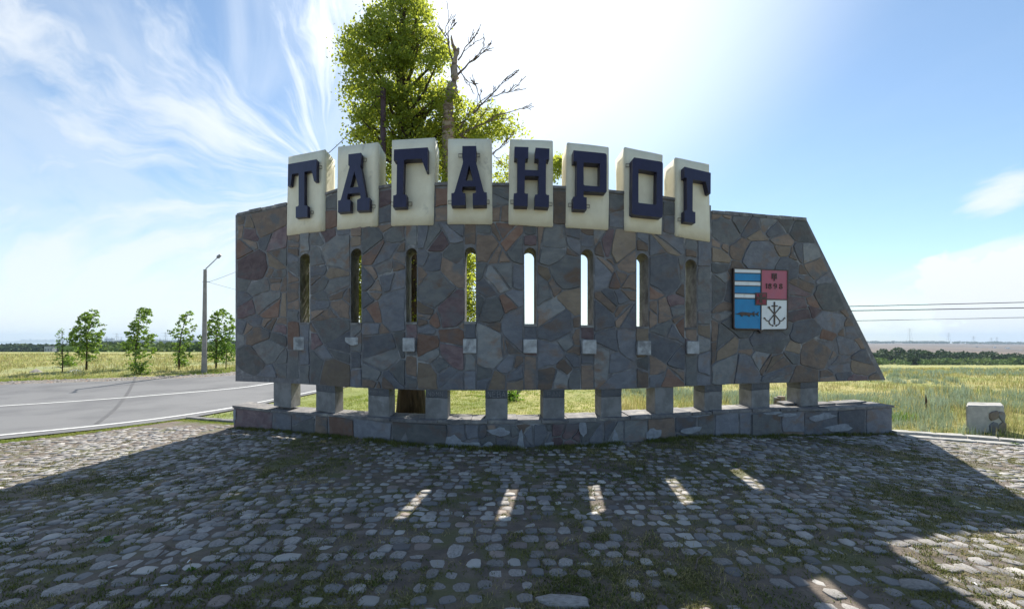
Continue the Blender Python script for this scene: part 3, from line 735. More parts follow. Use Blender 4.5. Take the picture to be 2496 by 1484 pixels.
# small blocks below the slots
for i, (f, xl, xr, yt, yb, pr) in enumerate(((d1, 600, 688, 1170, 1277, .14), (d1, 1022, 1132, 1172, 1278, .12), (d1, 1495, 1592, 1177, 1290, .13), (d1, 1990, 2100, 1185, 1302, .035),
                        (d2, 472, 583, 1188, 1302, .07), (d2, 957, 1070, 1193, 1308, .12), (d2, 1410, 1518, 1203, 1317, .13), (d2, 1815, 1913, 1203, 1308, .13))):
    a, t = f(xl, yt); b, q = f(xr, yb); m_ = (a + b) / 2; D = DW(m_) - pr
    c0, c1 = P(a, t, D), P(b, q, D); bm = bmesh.new()
    y0 = D; vs = []
    if i == 1: fr = [(c0.x, c0.z), (c1.x, c0.z), (c1.x, c0.z * .45 + c1.z * .55), (c0.x * .35 + c1.x * .65, c0.z * .35 + c1.z * .65), (c0.x * .6 + c1.x * .4, c0.z * .4 + c1.z * .6), (c0.x * .9 + c1.x * .1, c0.z * .6 + c1.z * .4), (c0.x, c0.z * .72 + c1.z * .28)]
    else: fr = [(c0.x, c0.z), (c1.x, c0.z), (c1.x, c1.z), (c0.x, c1.z)]
    va = [bm.verts.new((x, y0, z)) for x, z in fr]; vb = [bm.verts.new(Vector((x, y0, z)) + E * (pr + .12)) for x, z in fr]
    bm.faces.new(va); bm.faces.new(vb[::-1])
    for k in range(len(fr)): k2 = (k + 1) % len(fr); bm.faces.new((va[k], vb[k], vb[k2], va[k2]))
    bmesh.ops.recalc_face_normals(bm, faces=bm.faces); bmesh.ops.bevel(bm, geom=list(bm.edges), offset=.007, segments=1, affect='EDGES')
    me = bpy.data.meshes.new('corbel'); bm.to_mesh(me); bm.free(); me.materials.append(M['corbel']); o = link(bpy.data.objects.new('corbel', me), wall)
    if i == 1: o['label'] = 'broken pale block with its lower left corner gone'
    # sill under the slot
    a, b, zt, zb_ = slots[i]; mb = MB()
    mb.add([FW(a - 1, zb_ - .035, -.02), FW(b + 1, zb_ - .035, -.02), FW(b + 1, zb_ - .035, TH), FW(a - 1, zb_ - .035, TH), FW(a - 1, zb_ + .004, -.012), FW(b + 1, zb_ + .004, -.016), FW(b + 1, zb_ + .012, TH), FW(a - 1, zb_ + .012, TH)],
           [(0, 1, 2, 3), (4, 7, 6, 5), (0, 4, 5, 1), (1, 5, 6, 2), (2, 6, 7, 3), (3, 7, 4, 0)]); mb.build('sill', M['jamb'], wall)
# posts
posts = []
for f, xl, xr, yb in ((d4, 488, 650, 550), (d4, 878, 1055, 590), (d4, 1358, 1552, 618), (d4, 1885, 2090, 640), (d5, 178, 383, 645), (d5, 710, 908, 640), (d5, 1243, 1433, 622),
                      (d5, 1740, 1910, 592), (d5, 2195, 2357, 560), (d6, 228, 380, 598), (d6, 637, 785, 592)):
    posts.append((f(xl, yb)[0], f(xr, yb)[0]))
postmats = []
for i, (a, b) in enumerate(posts):
    plain = i in (0, 7); dlt = .847 - ZBf((a + b) / 2)
    def pbox(z0, z1, off, name, m, d=.43):
        bm = bmesh.new()
        vs = [bm.verts.new(p) for p in (FW(a, z0 - dlt, off), FW(b, z0 - dlt, off), FW(b, z0 - dlt, off + d), FW(a, z0 - dlt, off + d), FW(a, z1 - dlt, off), FW(b, z1 - dlt, off), FW(b, z1 - dlt, off + d), FW(a, z1 - dlt, off + d))]
        for fc in ((3, 2, 1, 0), (4, 5, 6, 7), (0, 1, 5, 4), (1, 2, 6, 5), (2, 3, 7, 6), (3, 0, 4, 7)): bm.faces.new([vs[k] for k in fc])
        bmesh.ops.bevel(bm, geom=list(bm.edges), offset=.006, segments=1, affect='EDGES')
        bmesh.ops.subdivide_edges(bm, edges=[e for e in bm.edges if e.calc_length() > .12], cuts=2, use_grid_fill=True)
        for v in bm.verts: v.co += noise.noise_vector(v.co * 7) * .004
        me = bpy.data.meshes.new(name); bm.to_mesh(me); bm.free(); me.materials.append(m); return link(bpy.data.objects.new(name, me), wall)
    if plain: pbox(.36, ZB + .01, .015, 'post', M['post'])
    else:
        pbox(.36, .725, .015, 'post', M['post']); pbox(.728, ZB + .01, .010, 'post_head', M['postdark'])
# chalk writing on the post heads
GL = {'N': [[(0, 0), (0, 1), (.7, 0), (.7, 1)]], 'E': [[(.7, 1), (0, 1), (0, 0), (.7, 0)], [(0, .5), (.6, .5)]], 'B': [[(0, 0), (0, 1), (.7, 1), (.7, .5), (0, .5)], [(.7, .5), (.8, 0), (0, 0)]],
      'A': [[(0, 0), (.4, 1), (.8, 0)], [(.15, .35), (.65, .35)]], 'D': [[(0, 0), (0, 1), (.6, .7), (.6, .2), (0, 0)]], 'M': [[(0, 0), (.1, 1), (.4, .3), (.7, 1), (.8, 0)]],
      'X': [[(0, 0), (.7, 1)], [(0, 1), (.7, 0)]], 'P': [[(0, 0), (0, 1), (.6, .9), (.6, .5), (0, .45)]], 'I': [[(.2, 0), (.2, 1)]], 'L': [[(0, 0), (.4, 1), (.7, 0)]]}
def scratch(text, i, s0, s1, z0, z1, wd=.0035):
    mb = MB(); n = len(text); cw = (s1 - s0) / n
    for k, ch in enumerate(text):
        for ln in GL[ch]:
            for (xa, za), (xb, zb_) in zip(ln[:-1], ln[1:]):
                dl = .847 - ZBf(s0); p = FW(s0 + (k + xa * .9) * cw, z0 - dl + (z1 - z0) * za, -.001); q = FW(s0 + (k + xb * .9) * cw, z0 - dl + (z1 - z0) * zb_, -.001)
                d = (q - p).normalized(); nn = Vector((-d.z, 0, d.x)) * wd
                mb.add([p - nn, q - nn, q + nn, p + nn], [(0, 1, 2, 3)])
    mb.build('chalk_writing', M['chalk'], wall)
def px_post(i, a, b): s0, s1 = posts[i]; return s0 + (s1 - s0) * a, s0 + (s1 - s0) * b
scratch('NEBA', 4, *px_post(4, .12, .95), .745, .83, .0045)
scratch('NDMN', 3, *px_post(3, .12, .85), .755, .82, .0035)
scratch('PAN', 5, *px_post(5, .2, .85), .75, .82, .002)
scratch('ALXA', 8, *px_post(8, .12, .6), .775, .81, .002)
scratch('AMNXE', 2, *px_post(2, .1, .8), .785, .82, .002)
scratch('PMIN', 9, *px_post(9, .15, .8), .765, .81, .002)
scratch('PEXIL', 1, *px_post(1, .2, .85), .77, .83, .002)

# ---------------------------------------------------------------- stepped base (ledge)
base = thing('stone_plinth', 'low curved flagstone plinth with slate capping below the wall posts', 'plinth', (FL(1248, 0).x, FL(1248, 0).y, 0))
LT = .56; zc_ = .365
def ltop(s): return .40
cv, cf = [], []
bs_ = list(np.linspace(570, 2174, 70))
for a, b in zip(bs_[:-1], bs_[1:]):
    za, zz = LZ(a) - .035, LZ(b) - .035; quad([FL(a, -.7), FL(b, -.7), FL(b, zz), FL(a, za)]); quad([FL(a, -.7, LT), FL(a, za, LT), FL(b, zz, LT), FL(b, -.7, LT)]); quad([FL(a, za), FL(b, zz), FL(b, zz, LT), FL(a, za, LT)])
for s in (570, 2174): quad([FL(s, -.7), FL(s, LZ(s) - .035), FL(s, LZ(s) - .035, LT), FL(s, -.7, LT)])
mesh('plinth_core', cv, cf, M['mortar'], base)
lres = []
edges = [568, 667, 712, 768, 800, 862, 955, 1090, 1168, 1210, 1245, 1300, 1345, 1415, 1470, 1520, 1578, 1645, 1700, 1742, 1800, 1830, 1905, 1960, 2040, 2110, 2176]
for k, (a, b) in enumerate(zip(edges[:-1], edges[1:])):
    zc_ = LZ((a + b) / 2) - .035; zb0 = zc_ - .60; poly = [(S_(a + .4), zb0), (S_(b - .4), zb0), (S_(b - .4), zc_ - .006), (S_(a + .4), zc_ - .006)]
    sl_ = random.uniform(-.05, .05)
    poly = [(S_(a) + sl_ * .6, zb0), (S_(b) - sl_ * .6, zb0), (S_(b) + sl_ * .5, zc_ - .006), (S_(a) - sl_ * .3, zc_ - .006)]
    if 1160 < a < 1460 or random.random() < .22:
        cells = voronoi([(S_(a), zb0), (S_(b), zb0), (S_(b), zc_ - .006), (S_(a), zc_ - .006)], 22 if 1160 < a < 1460 else 9, 0)
    else: cells = [[(S_(a), zb0), (S_(b), zb0), (S_(b), zc_ - .006), (S_(a), zc_ - .006)]]
    forced = {0: 'plum', 3: 'brown', 4: 'rust', 12: 'plum', 16: 'brown'}.get(k)
    for c in cells:
        r = make_stone(c, FL, 'plinth_stone', base, random.uniform(.01, .025), forced or random.choice(['slate', 'slate', 'slate', 'slate2', 'slate3', 'brown']))
        if r: lres.append(r)
for V, F, A, m in lres: mesh('plinth_stone', V, F, m, base)
# pale cement smears
for s, z, w_, h_ in ((1105, .05, 22, .16), (1150, .02, 40, .10), (1128, -.02, 16, .10), (1215, .25, 30, .08), (1270, .12, 9, .2), (1420, .28, 10, .18), (1500, .05, 9, .18), (1590, .12, 22, .10), (1700, .36, 30, .035), (1680, .12, 30, .07), (1885, .34, 28, .04), (1920, .30, 26, .04), (2000, .24, 40, .09), (2040, .02, 40, .10), (573, .2, 4, .2), (1190, .0, 14, .16), (1340, .0, 16, .1)):
    n = 13; V = []; 
    for k in range(n):
        t = 2 * math.pi * k / n; r = random.uniform(.55, 1.1); V.append(FL(s + math.cos(t) * w_ * r, min(LZ(s) - .04, z - (.4 - LZ(s)) + math.sin(t) * h_ * r), -.0275 - random.uniform(0, .003)))
    c = FL(s, z - (.4 - LZ(s)), -.034); mesh('cement_smear', V + [c], [(k, (k + 1) % n, n) for k in range(n)], M['patch'], base)
# capping slabs
e = [568]
while e[-1] < 2150: e.append(e[-1] + random.uniform(38, 95))
e[-1] = 2178
for a, b in zip(e[:-1], e[1:]):
    oh = random.uniform(.005, .04); t = random.uniform(.032, .05); a += .5; b -= .5; n = 3; bm = bmesh.new(); V = []
    ss = np.linspace(a, b, n + 1); jj = [oh + random.uniform(-.008, .008) for _ in ss]
    zq = lambda s: LZ(s) - .033; rows = [[FL(s, zq(s), -jj[k]) for k, s in enumerate(ss)], [FL(s, zq(s) + t, -jj[k] + .004) for k, s in enumerate(ss)], [FL(s, zq(s) + t, LT + .02) for s in ss], [FL(s, zq(s), LT + .02) for s in ss]]
    V = [p for r in rows for p in r]; F = []
    for r in range(4):
        for k in range(n): r2 = (r + 1) % 4; F.append((r * (n + 1) + k, r * (n + 1) + k + 1, r2 * (n + 1) + k + 1, r2 * (n + 1) + k))
    F.append([r * (n + 1) for r in range(4)]); F.append([r * (n + 1) + n for r in range(4)][::-1])
    mb = MB(); mb.add(V, F); mb.build('cap_slab', M['cap'], base)
# loose slabs lying on the right end
for k, (x0, x1, off, z) in enumerate(((2005, 2065, .30, .26), (2071, 2145, .34, .245), (1945, 1990, .40, .31))):
    mb = MB(); mb.add([FL(x0, z, off), FL(x1, z, off), FL(x1 - 6, z, off + .3), FL(x0 + 4, z, off + .3), FL(x0, z + .035, off), FL(x1, z + .035, off), FL(x1 - 6, z + .035, off + .3), FL(x0 + 4, z + .035, off + .3)],
        [(3, 2, 1, 0), (4, 5, 6, 7), (0, 1, 5, 4), (1, 2, 6, 5), (2, 3, 7, 6), (3, 0, 4, 7)])
    tag(mb.build('loose_slab', M['cap']), ['flat pale slab lying on the plinth right of the last post', 'longest flat slab lying near the right end of the plinth', 'flat slab lying on the plinth just behind the last post'][k], 'slab', 'loose slabs on the plinth')

# ---------------------------------------------------------------- coat of arms
arms = thing('coat_of_arms', 'painted quartered shield with sturgeon, crossed anchors, cross and year 1898 fixed to the wall', 'coat of arms', tuple(FW(1855, 2.0)))
sc_ = 4.6375
aD0, aD1 = DW(1790), DW(1919); sag = max(aD0 + (aD1 - aD0) * k / 10 - DW(1790 + 12.9 * k) for k in range(11)); aD0 -= max(0, sag) + .015; aD1 -= max(0, sag) + .015
def SP(x, y, d=.05):
    X = (2780 + x / sc_) / 1.585; Y = (1000 + y / sc_) / 1.585; t = (X - 1790) / (1919 - 1790); return P(X, Y, 1 / ((1 - t) / aD0 + t / aD1) - d)
def plate(name, pts, d, th, m, parent=arms, holes=()):
    mb = MB(); mb.prism([SP(x, y, d) for x, y in pts], E * th, [[SP(x, y, d) for x, y in h] for h in holes]); return mb.build(name, m, parent)
outer = [(250, 162), (1238, 200), (1228, 1240), (1190, 1268), (800, 1275), (742, 1328), (690, 1278), (285, 1262), (246, 1225)]
plate('shield_back', outer, .075, .10, M['bronze'])
fr = MB()
def bar(x0, y0, x1, y1, w=16, d=.092, th=.03, mb=None, m='bronze', name='frame_bar', parent=arms):
    L = math.hypot(x1 - x0, y1 - y0); nx, ny = -(y1 - y0) / L * w / 2, (x1 - x0) / L * w / 2
    pts = [(x0 + nx, y0 + ny), (x1 + nx, y1 + ny), (x1 - nx, y1 - ny), (x0 - nx, y0 - ny)]
    q = mb or MB(); q.prism([SP(x, y, d) for x, y in pts], E * th)
    if mb is None: return q.build(name, M[m], parent)
def L_(y): return (262, y), (745, y + 8)
# painted fields
plate('blue_field', [(268, 255), (743, 265), (743, 398), (268, 392)], .080, .01, M['bluep'])
plate('blue_field', [(268, 485), (743, 495), (743, 618), (268, 612)], .080, .01, M['bluep'])
plate('blue_field', [(268, 715), (743, 722), (735, 1262), (690, 1248), (300, 1242), (262, 1215)], .080, .01, M['bluep'])
plate('white_field', [(268, 178), (743, 194), (743, 262), (268, 246)], .080, .01, M['whitep'])
plate('white_field', [(268, 400), (743, 418), (743, 485), (268, 472)], .080, .01, M['whitep'])
plate('white_field', [(268, 625), (743, 640), (743, 702), (268, 694)], .080, .01, M['whitep'])
plate('pink_field', [(758, 200), (1212, 212), (1208, 722), (758, 712)], .080, .01, M['pinkp'])
plate('white_field', [(755, 735), (1208, 742), (1206, 1230), (1180, 1258), (800, 1258), (752, 1272)], .080, .01, M['whitep'])
fb_ = MB()
for x0, y0, x1, y1, w in ((262, 162, 262, 1230, 20), (750, 180, 744, 1300, 18), (1225, 200, 1217, 1245, 20), (250, 170, 1238, 208, 18), (262, 250, 745, 262, 15), (262, 394, 745, 405, 15), (262, 476, 745, 488, 15), (262, 616, 745, 628, 15), (262, 700, 650, 708, 15), (755, 724, 1215, 732, 18),
                          (280, 1250, 700, 1262, 18), (700, 1262, 742, 1305, 18), (742, 1305, 800, 1268, 18), (800, 1268, 1195, 1262, 18), (262, 1225, 285, 1252, 18), (1195, 1262, 1220, 1238, 18)):
    bar(x0, y0, x1, y1, w, mb=fb_)
fb_.build('shield_frame', M['bronze'], arms)
plate('centre_square', [(645, 605), (852, 605), (850, 830), (643, 828)], .100, .03, M['bronze'])
plate('crimson_field', [(662, 622), (835, 622), (833, 812), (660, 810)], .103, .01, M['redp'])
cr = [(705, 632), (775, 632), (758, 690), (830, 675), (830, 735), (760, 722), (775, 790), (705, 790), (722, 722), (670, 740), (670, 672), (722, 690)]
plate('cross', cr, .112, .012, M['bronze'])
fish = [(280, 980), (340, 975), (375, 955), (420, 950), (500, 958), (590, 970), (620, 945), (632, 950), (620, 975), (665, 975), (712, 945), (690, 985), (708, 1022), (660, 995), (620, 1000), (640, 1028), (615, 1020), (590, 1000), (540, 1010), (555, 1035), (525, 1030), (505, 1012), (420, 1010), (418, 1030), (390, 1020), (375, 998), (330, 992)]
plate('sturgeon', fish, .100, .02, M['bronze'])
mb = MB()
def arc(pts, w): 
    for (a, b), (c, d) in zip(pts[:-1], pts[1:]): bar(a, b, c, d, w, d=.098 + random.uniform(0, .002), th=.018, mb=mb)
arc([(988, 768), (988, 1160), (988, 1178)], 22); arc([(938, 843), (1046, 843)], 20)
for sgn in (1, -1):
    X = lambda x: 988 + sgn * (x - 988)
    ring = [(X(888 + 16 * math.cos(t)), 868 + 16 * math.sin(t)) for t in np.linspace(0, 2 * math.pi, 9)]; arc(ring, 9)
    arc([(X(900), 885), (X(1000), 1005), (X(1085), 1110)], 15)
    arc([(X(1160), 1065), (X(1140), 1095), (X(1110), 1112), (X(1085), 1112)], 13)
    arc([(X(1085), 1112), (X(1083), 1150), (X(1055), 1180), (X(1020), 1192)], 13)
    for tri in ([(1175, 1045), (1185, 1075), (1145, 1062)], [(1000, 1196), (1030, 1175), (1025, 1212)]):
        tri = [(X(x), y) for x, y in tri]; mb.prism([SP(x, y, .1) for x, y in tri], E * .018)
mb.build('anchors_and_cross', M['bronze'], arms)
mb = MB()
arc2 = lambda pts, w: [bar(a, b, c, d, w, d=.097, th=.016, mb=mb) for (a, b), (c, d) in zip(pts[:-1], pts[1:])]
arc2([(940, 270), (1030, 270)], 16); arc2([(952, 270), (952, 350)], 18); arc2([(1020, 270), (1020, 350)], 18); arc2([(986, 285), (986, 395)], 16); arc2([(970, 295), (1004, 295)], 12); arc2([(938, 352), (965, 352)], 12); arc2([(1006, 352), (1034, 352)], 12)
mb.build('monogram', M['bronze'], arms)
mb = MB()
def ell(cx, cy, rx, ry, w, t0=0, t1=2 * math.pi): arc2([(cx + rx * math.cos(t), cy + ry * math.sin(t)) for t in np.linspace(t0, t1, 11)], w)
arc2([(850, 440), (850, 535)], 16); arc2([(838, 452), (852, 440)], 10); mb.build('digit', M['bronze'], arms); mb = MB()
ell(910, 465, 20, 19, 13); ell(910, 511, 23, 22, 13); mb.build('digit', M['bronze'], arms); mb = MB()
ell(1003, 470, 22, 23, 13); arc2([(1025, 475), (1022, 515), (1003, 530), (984, 522)], 13); mb.build('digit', M['bronze'], arms); mb = MB()
ell(1105, 468, 20, 19, 13); ell(1105, 513, 23, 22, 13)
mb.build('digit', M['bronze'], arms)

# ---------------------------------------------------------------- plaza ground
plaza = None
pv, pf = [], []
KR = [G(2185, 1060), G(2270, 1063), G(2360, 1069), G(2495, 1084)]
KR.append(KR[-1] + (KR[-1] - KR[-2]) * 1.5)
backl = [(-17.5, 2.6), (-13.2, 6.1)] + [tuple(G(*p))[:2] for p in ((0, 1080), (200, 1058), (330, 1040), (440, 1024))] + [(FL(568, 0).x, FL(568, 0).y + .3), (FL(700, 0).x, FL(700, 0).y + .3), (FL(961, 0).x, FL(961, 0).y + .3), (FL(1184, 0).x, FL(1184, 0).y + .3), (FL(1574, 0).x, FL(1574, 0).y + .3), (FL(1831, 0).x, FL(1831, 0).y + .3), (FL(2177, 0).x, FL(2177, 0).y + .1)] + [(p.x, p.y - .1) for p in KR[1:]] + [(KR[-1].x + 4, KR[-1].y - 1.5)]
bx_ = [p[0] for p in backl]; by_ = [p[1] for p in backl]
def back_y(x): return float(np.interp(x, bx_, by_))
xs = np.linspace(-17.5, 16, 96); rows = np.linspace(0, 1, 40)
for r in rows:
    for x in xs:
        y = -8 + (back_y(x) + 8) * r; pv.append((x, y, gz(x, y) + .006))
for j in range(len(rows) - 1):
    for i in range(len(xs) - 1): a = j * 96 + i; pf.append((a, a + 1, a + 97, a + 96))
plaza = mesh('cobbled_pavement', pv, pf, M['dirt']); plaza['kind'] = 'structure'

# cobble shapes
def cobble_shape(seed):
    r = random.Random(seed); n = 9; w = 1.0; V = []; F = []; ex = r.uniform(4, 9)
    rad = []
    for k in range(n):
        t = 2 * math.pi * k / n + r.uniform(-.15, .15); c, s = math.cos(t), math.sin(t)
        e_ = (abs(c) ** ex + abs(s) ** ex) ** (-1 / ex) * r.uniform(.86, 1.04); rad.append((c * e_ * .5, s * e_ * .5))
    for x, y in rad: V.append((x, y, -.25))
    for x, y in rad: V.append((x * .97, y * .97, .12 + r.uniform(-.03, .03)))
    for x, y in rad: V.append((x * .88, y * .88, .23 + r.uniform(-.025, .025)))
    V.append((r.uniform(-.05, .05), r.uniform(-.05, .05), .26))
    for q in (0, 1):
        for k in range(n): F.append((q * n + k, q * n + (k + 1) % n, (q + 1) * n + (k + 1) % n, (q + 1) * n + k))
    for k in range(n): F.append((2 * n + k, 2 * n + (k + 1) % n, 3 * n))
    return V, F
shapes = [cobble_shape(i) for i in range(24)]
cobs = []
row = 0; y = 1.9
def dens(x, y):     # where the paving is worn away
    n = noise.noise(Vector((x * .55 + 3, y * .7, 1.3))) + .5 * noise.noise(Vector((x * 1.7, y * 1.7, 5)))
    lim = .42
    if x > .4 and y < 3.4: lim -= .28 * smooth(3.4, 2.7, y)
    if x < -3.4 and y > 3.2 and y < 5.5: lim -= .25
    return n < lim
while y < 10.2:
    h = random.uniform(.112, .136) * (1 + .10 * (y < 3.6)); x = -13.0
    bow = 0
    while x < 14.5:
        w = random.uniform(.095, .175) * (1 + .06 * (y < 3.6))
        # rows arch gently round the middle
        yy = y + .022 * (x + .3) ** 2 * .35 + random.uniform(-.015, .015); xx = x + w / 2 + random.uniform(-.012, .012)
        if xx < 0 : yy += 0.04 * xx
        ff = 1.02 - .24 * smooth(-.15, .45, noise.noise(Vector((xx * .6 + 3, yy * .7, 1.3)))) - .12 * smooth(3.6, 2.8, yy) - (.1 if random.random() < .2 else 0)
        if yy < back_y(xx) - (.36 if -6.3 < xx < 8.1 else .1) and abs(xx) < yy * 1.2 + .6 and yy > 2.3 and dens(xx, yy) and random.random() > .06:
            cobs.append((xx, yy, w * ff * random.uniform(.87, 1.0), h * ff * random.uniform(.86, 1.0), random.uniform(-.22, .22) * (1.35 - ff) + .04 * xx, random.uniform(.03, .06)))
        x += w
    y += h
# a few large slabs near the bottom edge
for x_, y_, w_, h_ in ((1370, 1470, .34, .11), (1205, 1335, .16, .12), (1110, 1345, .12, .22), (2055, 1292, .2, .1), (700, 1360, .2, .12), (150, 1440, .24, .16), (2235, 1430, .22, .13)):
    g = G(x_, y_); cobs = [c for c in cobs if math.hypot(c[0] - g.x, c[1] - g.y) > max(w_, h_) * .62]; cobs.append((g.x, g.y, w_, h_, random.uniform(-.2, .2), .09))
print('cobbles', len(cobs))
cobs.sort(key=lambda c: -c[2] * c[3] / c[1] ** 3)
vis = [c for c in cobs if 2.62 < c[1] and abs(c[0]) < 1.16 * c[1]]
near = set(id(c) for c in vis[:290])
meshes = []
for V, F in shapes:
    me = bpy.data.meshes.new('cobblestone'); me.from_pydata(V, [], F); me.materials.append(M['cobble']); me.polygons.foreach_set('use_smooth', [i >= 9 for i in range(len(F))]); me.update(); meshes.append(me)
RV, RQ, RT = [], [], []
shn = [(np.array(V), np.array([f for f in F if len(f) == 4]), np.array([f for f in F if len(f) == 3])) for V, F in shapes]
cnt = 0
for c in cobs:
    x, y, w, h, rz, hz_ = c; z = gz(x, y) + .002 + random.uniform(-.012, .006); tx, ty = random.uniform(-.07, .07), random.uniform(-.07, .07); k = random.randrange(24)
    if id(c) in near:
        o = bpy.data.objects.new('cobblestone', meshes[k]); o.scale = (w, h, hz_); o.location = (x, y, z); o.rotation_euler = (tx, ty, rz); COL.objects.link(o); o.parent = plaza
    else:
        V, Q, T = shn[k]; ca, sa = math.cos(rz), math.sin(rz); vx = V[:, 0] * w; vy = V[:, 1] * h; vz = V[:, 2] * hz_ + vx * ty + vy * tx
        RV.append(np.stack([x + vx * ca - vy * sa, y + vx * sa + vy * ca, z + vz], 1)); RQ.append(Q + cnt); RT.append(T + cnt); cnt += len(V)
o = fast('cobblestones', np.concatenate(RV), np.concatenate(RQ), np.concatenate(RT), M['cobble'], plaza, True); o['kind'] = 'stuff'
cgrid = {}
for c in cobs: cgrid.setdefault((int(c[0] / .2), int(c[1] / .2)), []).append(c)
def on_cobble(x, y):
    for i in (-1, 0, 1):
        for j in (-1, 0, 1):
            for c in cgrid.get((int(x / .2) + i, int(y / .2) + j), ()):
                if abs(x - c[0]) < c[2] * .46 and abs(y - c[1]) < c[3] * .46: return True
    return False

# ---------------------------------------------------------------- blades
def blades(name, pts, hgt, wid, m, lean=.35, parent=None, seg=2):
    pts = np.asarray(pts, dtype=float); n = len(pts); hgt = np.asarray(hgt) * np.ones(n); wid = np.asarray(wid) * np.ones(n)
    az = rng.uniform(0, 2 * np.pi, n); la = rng.uniform(0, 2 * np.pi, n); ln = rng.uniform(.05, 1, n) * lean
    side = np.stack([np.cos(az), np.sin(az), np.zeros(n)], 1) * wid[:, None]
    ld = np.stack([np.cos(la), np.sin(la), np.zeros(n)], 1) * (hgt * ln)[:, None]; up = np.stack([np.zeros(n), np.zeros(n), hgt], 1)
    V = np.empty((n, 5, 3)); V[:, 0] = pts - side; V[:, 1] = pts + side
    mid = pts + up * .55 + ld * .30; V[:, 2] = mid + side * .75; V[:, 3] = mid - side * .75; V[:, 4] = pts + up * (1 - .25 * ln[:, None]) + ld
    b = np.arange(n)[:, None] * 5
    Q = b + np.array([[0, 1, 2, 3]]); T = b + np.array([[3, 2, 4]])
    return fast(name, V.reshape(-1, 3), Q, T, m, parent)
def tuft_points(n, f, nb, rad):
    out = []
    while n > 0:
        p = f()
        if p is None: n -= .05; continue
        for _ in range(nb): a = random.random() * 6.28; r = random.random() ** .7 * rad; x, y = p[0] + math.cos(a) * r, p[1] + math.sin(a) * r; out.append((x, y, gz(x, y)))
        n -= 1
    return out
def crack():
    y = 2.4 + 6.5 * random.random() ** 1.1; x = random.uniform(-1.2, 1.2) * y
    if y > back_y(x) - .05 or on_cobble(x, y): return None
    g = noise.noise(Vector((x * .9, y * .9, 9))) + .18 * smooth(-1, 4, x) + (.25 if x < -3 and y > 3.5 else 0) + (.2 if y > back_y(x) - 1.3 else 0)
    return (x, y) if g > random.uniform(-.5, .45) else None
pts = tuft_points(8200, crack, 13, .06); tag(blades('crack_weeds', pts, rng.uniform(.012, .040, len(pts)), .0036, M['weed'], 2.0), 'short green weeds between the cobbles', None, None, 'stuff')
def crack2():
    y = 2.4 + 5.2 * random.random(); x = random.uniform(-1.1, 1.2) * y
    if y > back_y(x) - .05 or on_cobble(x, y): return None
    g = noise.noise(Vector((x * .7, y * .7, 3))) + .25 * smooth(0, 4, x)
    return (x, y) if g > random.uniform(-.1, .5) else None
pts = tuft_points(3200, crack2, 12, .07); tag(blades('dry_weeds', pts, rng.uniform(.012, .045, len(pts)), .0022, M['straw'], 1.8), 'dry straw coloured weeds between the cobbles', None, None, 'stuff')
def foot():
    s = random.uniform(572, 2170); p = FL(s, 0, -.04 - abs(random.gauss(0, .10))); g = noise.noise(Vector((s * .012, 0, 0)))
    return (p.x, p.y) if g > random.uniform(-.5, .3) else None
pts = tuft_points(620, foot, 22, .06); tag(blades('plinth_weeds', pts, rng.uniform(.02, .085, len(pts)), .0032, M['weed'], .9), 'green weeds growing at the foot of the plinth', None, None, 'stuff')
# leafy broad weeds
def rosette(x, y, r, nleaf, m, label, hgt=.6):
    z = gz(x, y); t = thing('leafy_weed', label, 'weed', (x, y, z), 'leafy weeds on the paving'); mb = MB()
    for k in range(nleaf):
        a = 6.28 * k / nleaf + random.uniform(-.3, .3); d = Vector((math.cos(a), math.sin(a), 0)); s = Vector((-d.y, d.x, 0)); L = r * random.uniform(.6, 1.1); w = L * .16
        p0 = Vector((x, y, z)); p1 = p0 + d * L * .5 + Vector((0, 0, L * hgt)); p2 = p0 + d * L + Vector((0, 0, L * hgt * .6))
        mb.add([p0 - s * w * .2, p0 + s * w * .2, p1 + s * w, p1 - s * w, p2], [(0, 1, 2, 3), (3, 2, 4)])
    mb.build('leaves', m, t)
    st = MB()
    for k in range(2):
        a = random.random() * 6; q = Vector((x + math.cos(a) * r * .3, y + math.sin(a) * r * .3, z + r * 1.5)); st.tube([(x, y, z), q], [.0016, .001], 4)
    st.build('stalk', M['straw'], t)
for px_, py_, r_, l_ in ((262, 1322, .085, 'green dandelion-like weed in the sunlit strip at lower left'), (2404, 1060, .10, 'bushy weed at the foot of the broken stone block'), (467, 1392, .05, 'small sprout left of the paving\'s lower sunlit strip'), (1310, 1165, .045, 'small weed above the second light patch'),
                         (1792, 1140, .05, 'weed at the tip of the rightmost light patch'), (2475, 1085, .09, 'low weed beside the kerb at the right edge'), (1925, 1250, .05, 'spreading weed below the right light patches')):
    g = G(px_, py_); rosette(g.x, g.y, r_, 11, M['leaf3'], l_)
# litter
def litter(px_, py_, L, m, label, cat='litter', two=False, name='litter_scrap', r=.004):
    g = G(px_, py_); a = random.random() * 3; z = gz(g.x, g.y) + .022; p = Vector((g.x, g.y, z)); d = Vector((math.cos(a), math.sin(a), 0)) * L; mb = MB(); mb.tube([p, p + d], [r, r], 6)
    if two:
        t = thing(name, label, cat, tuple(p)); mb.build('paper_tube', M['paper'], t); mb = MB(); mb.tube([p + d, p + d * 1.5], [r * 1.02, r * 1.02], 6); mb.build('filter', M['filter'], t)
    else: tag(mb.build(name, m), label, cat)
litter(457, 1377, .035, M['paper'], 'cigarette end with an orange filter on the paving at lower left', 'cigarette end', True, 'cigarette_end')
litter(263, 1390, .05, M['paper'], 'white scrap of paper left of the cigarette end', 'paper scrap', name='paper_scrap'); litter(392, 1434, .04, M['paper'], 'white paper scrap near the lower left sunlit strip', 'paper scrap', name='paper_scrap')
litter(2382, 1433, .03, M['paper'], 'tiny white scrap in the shadow at lower right', 'paper scrap', name='paper_scrap')
litter(1128, 1265, .03, M['paper'], 'tiny white scrap left of the middle of the paving', 'paper scrap', name='paper_scrap')
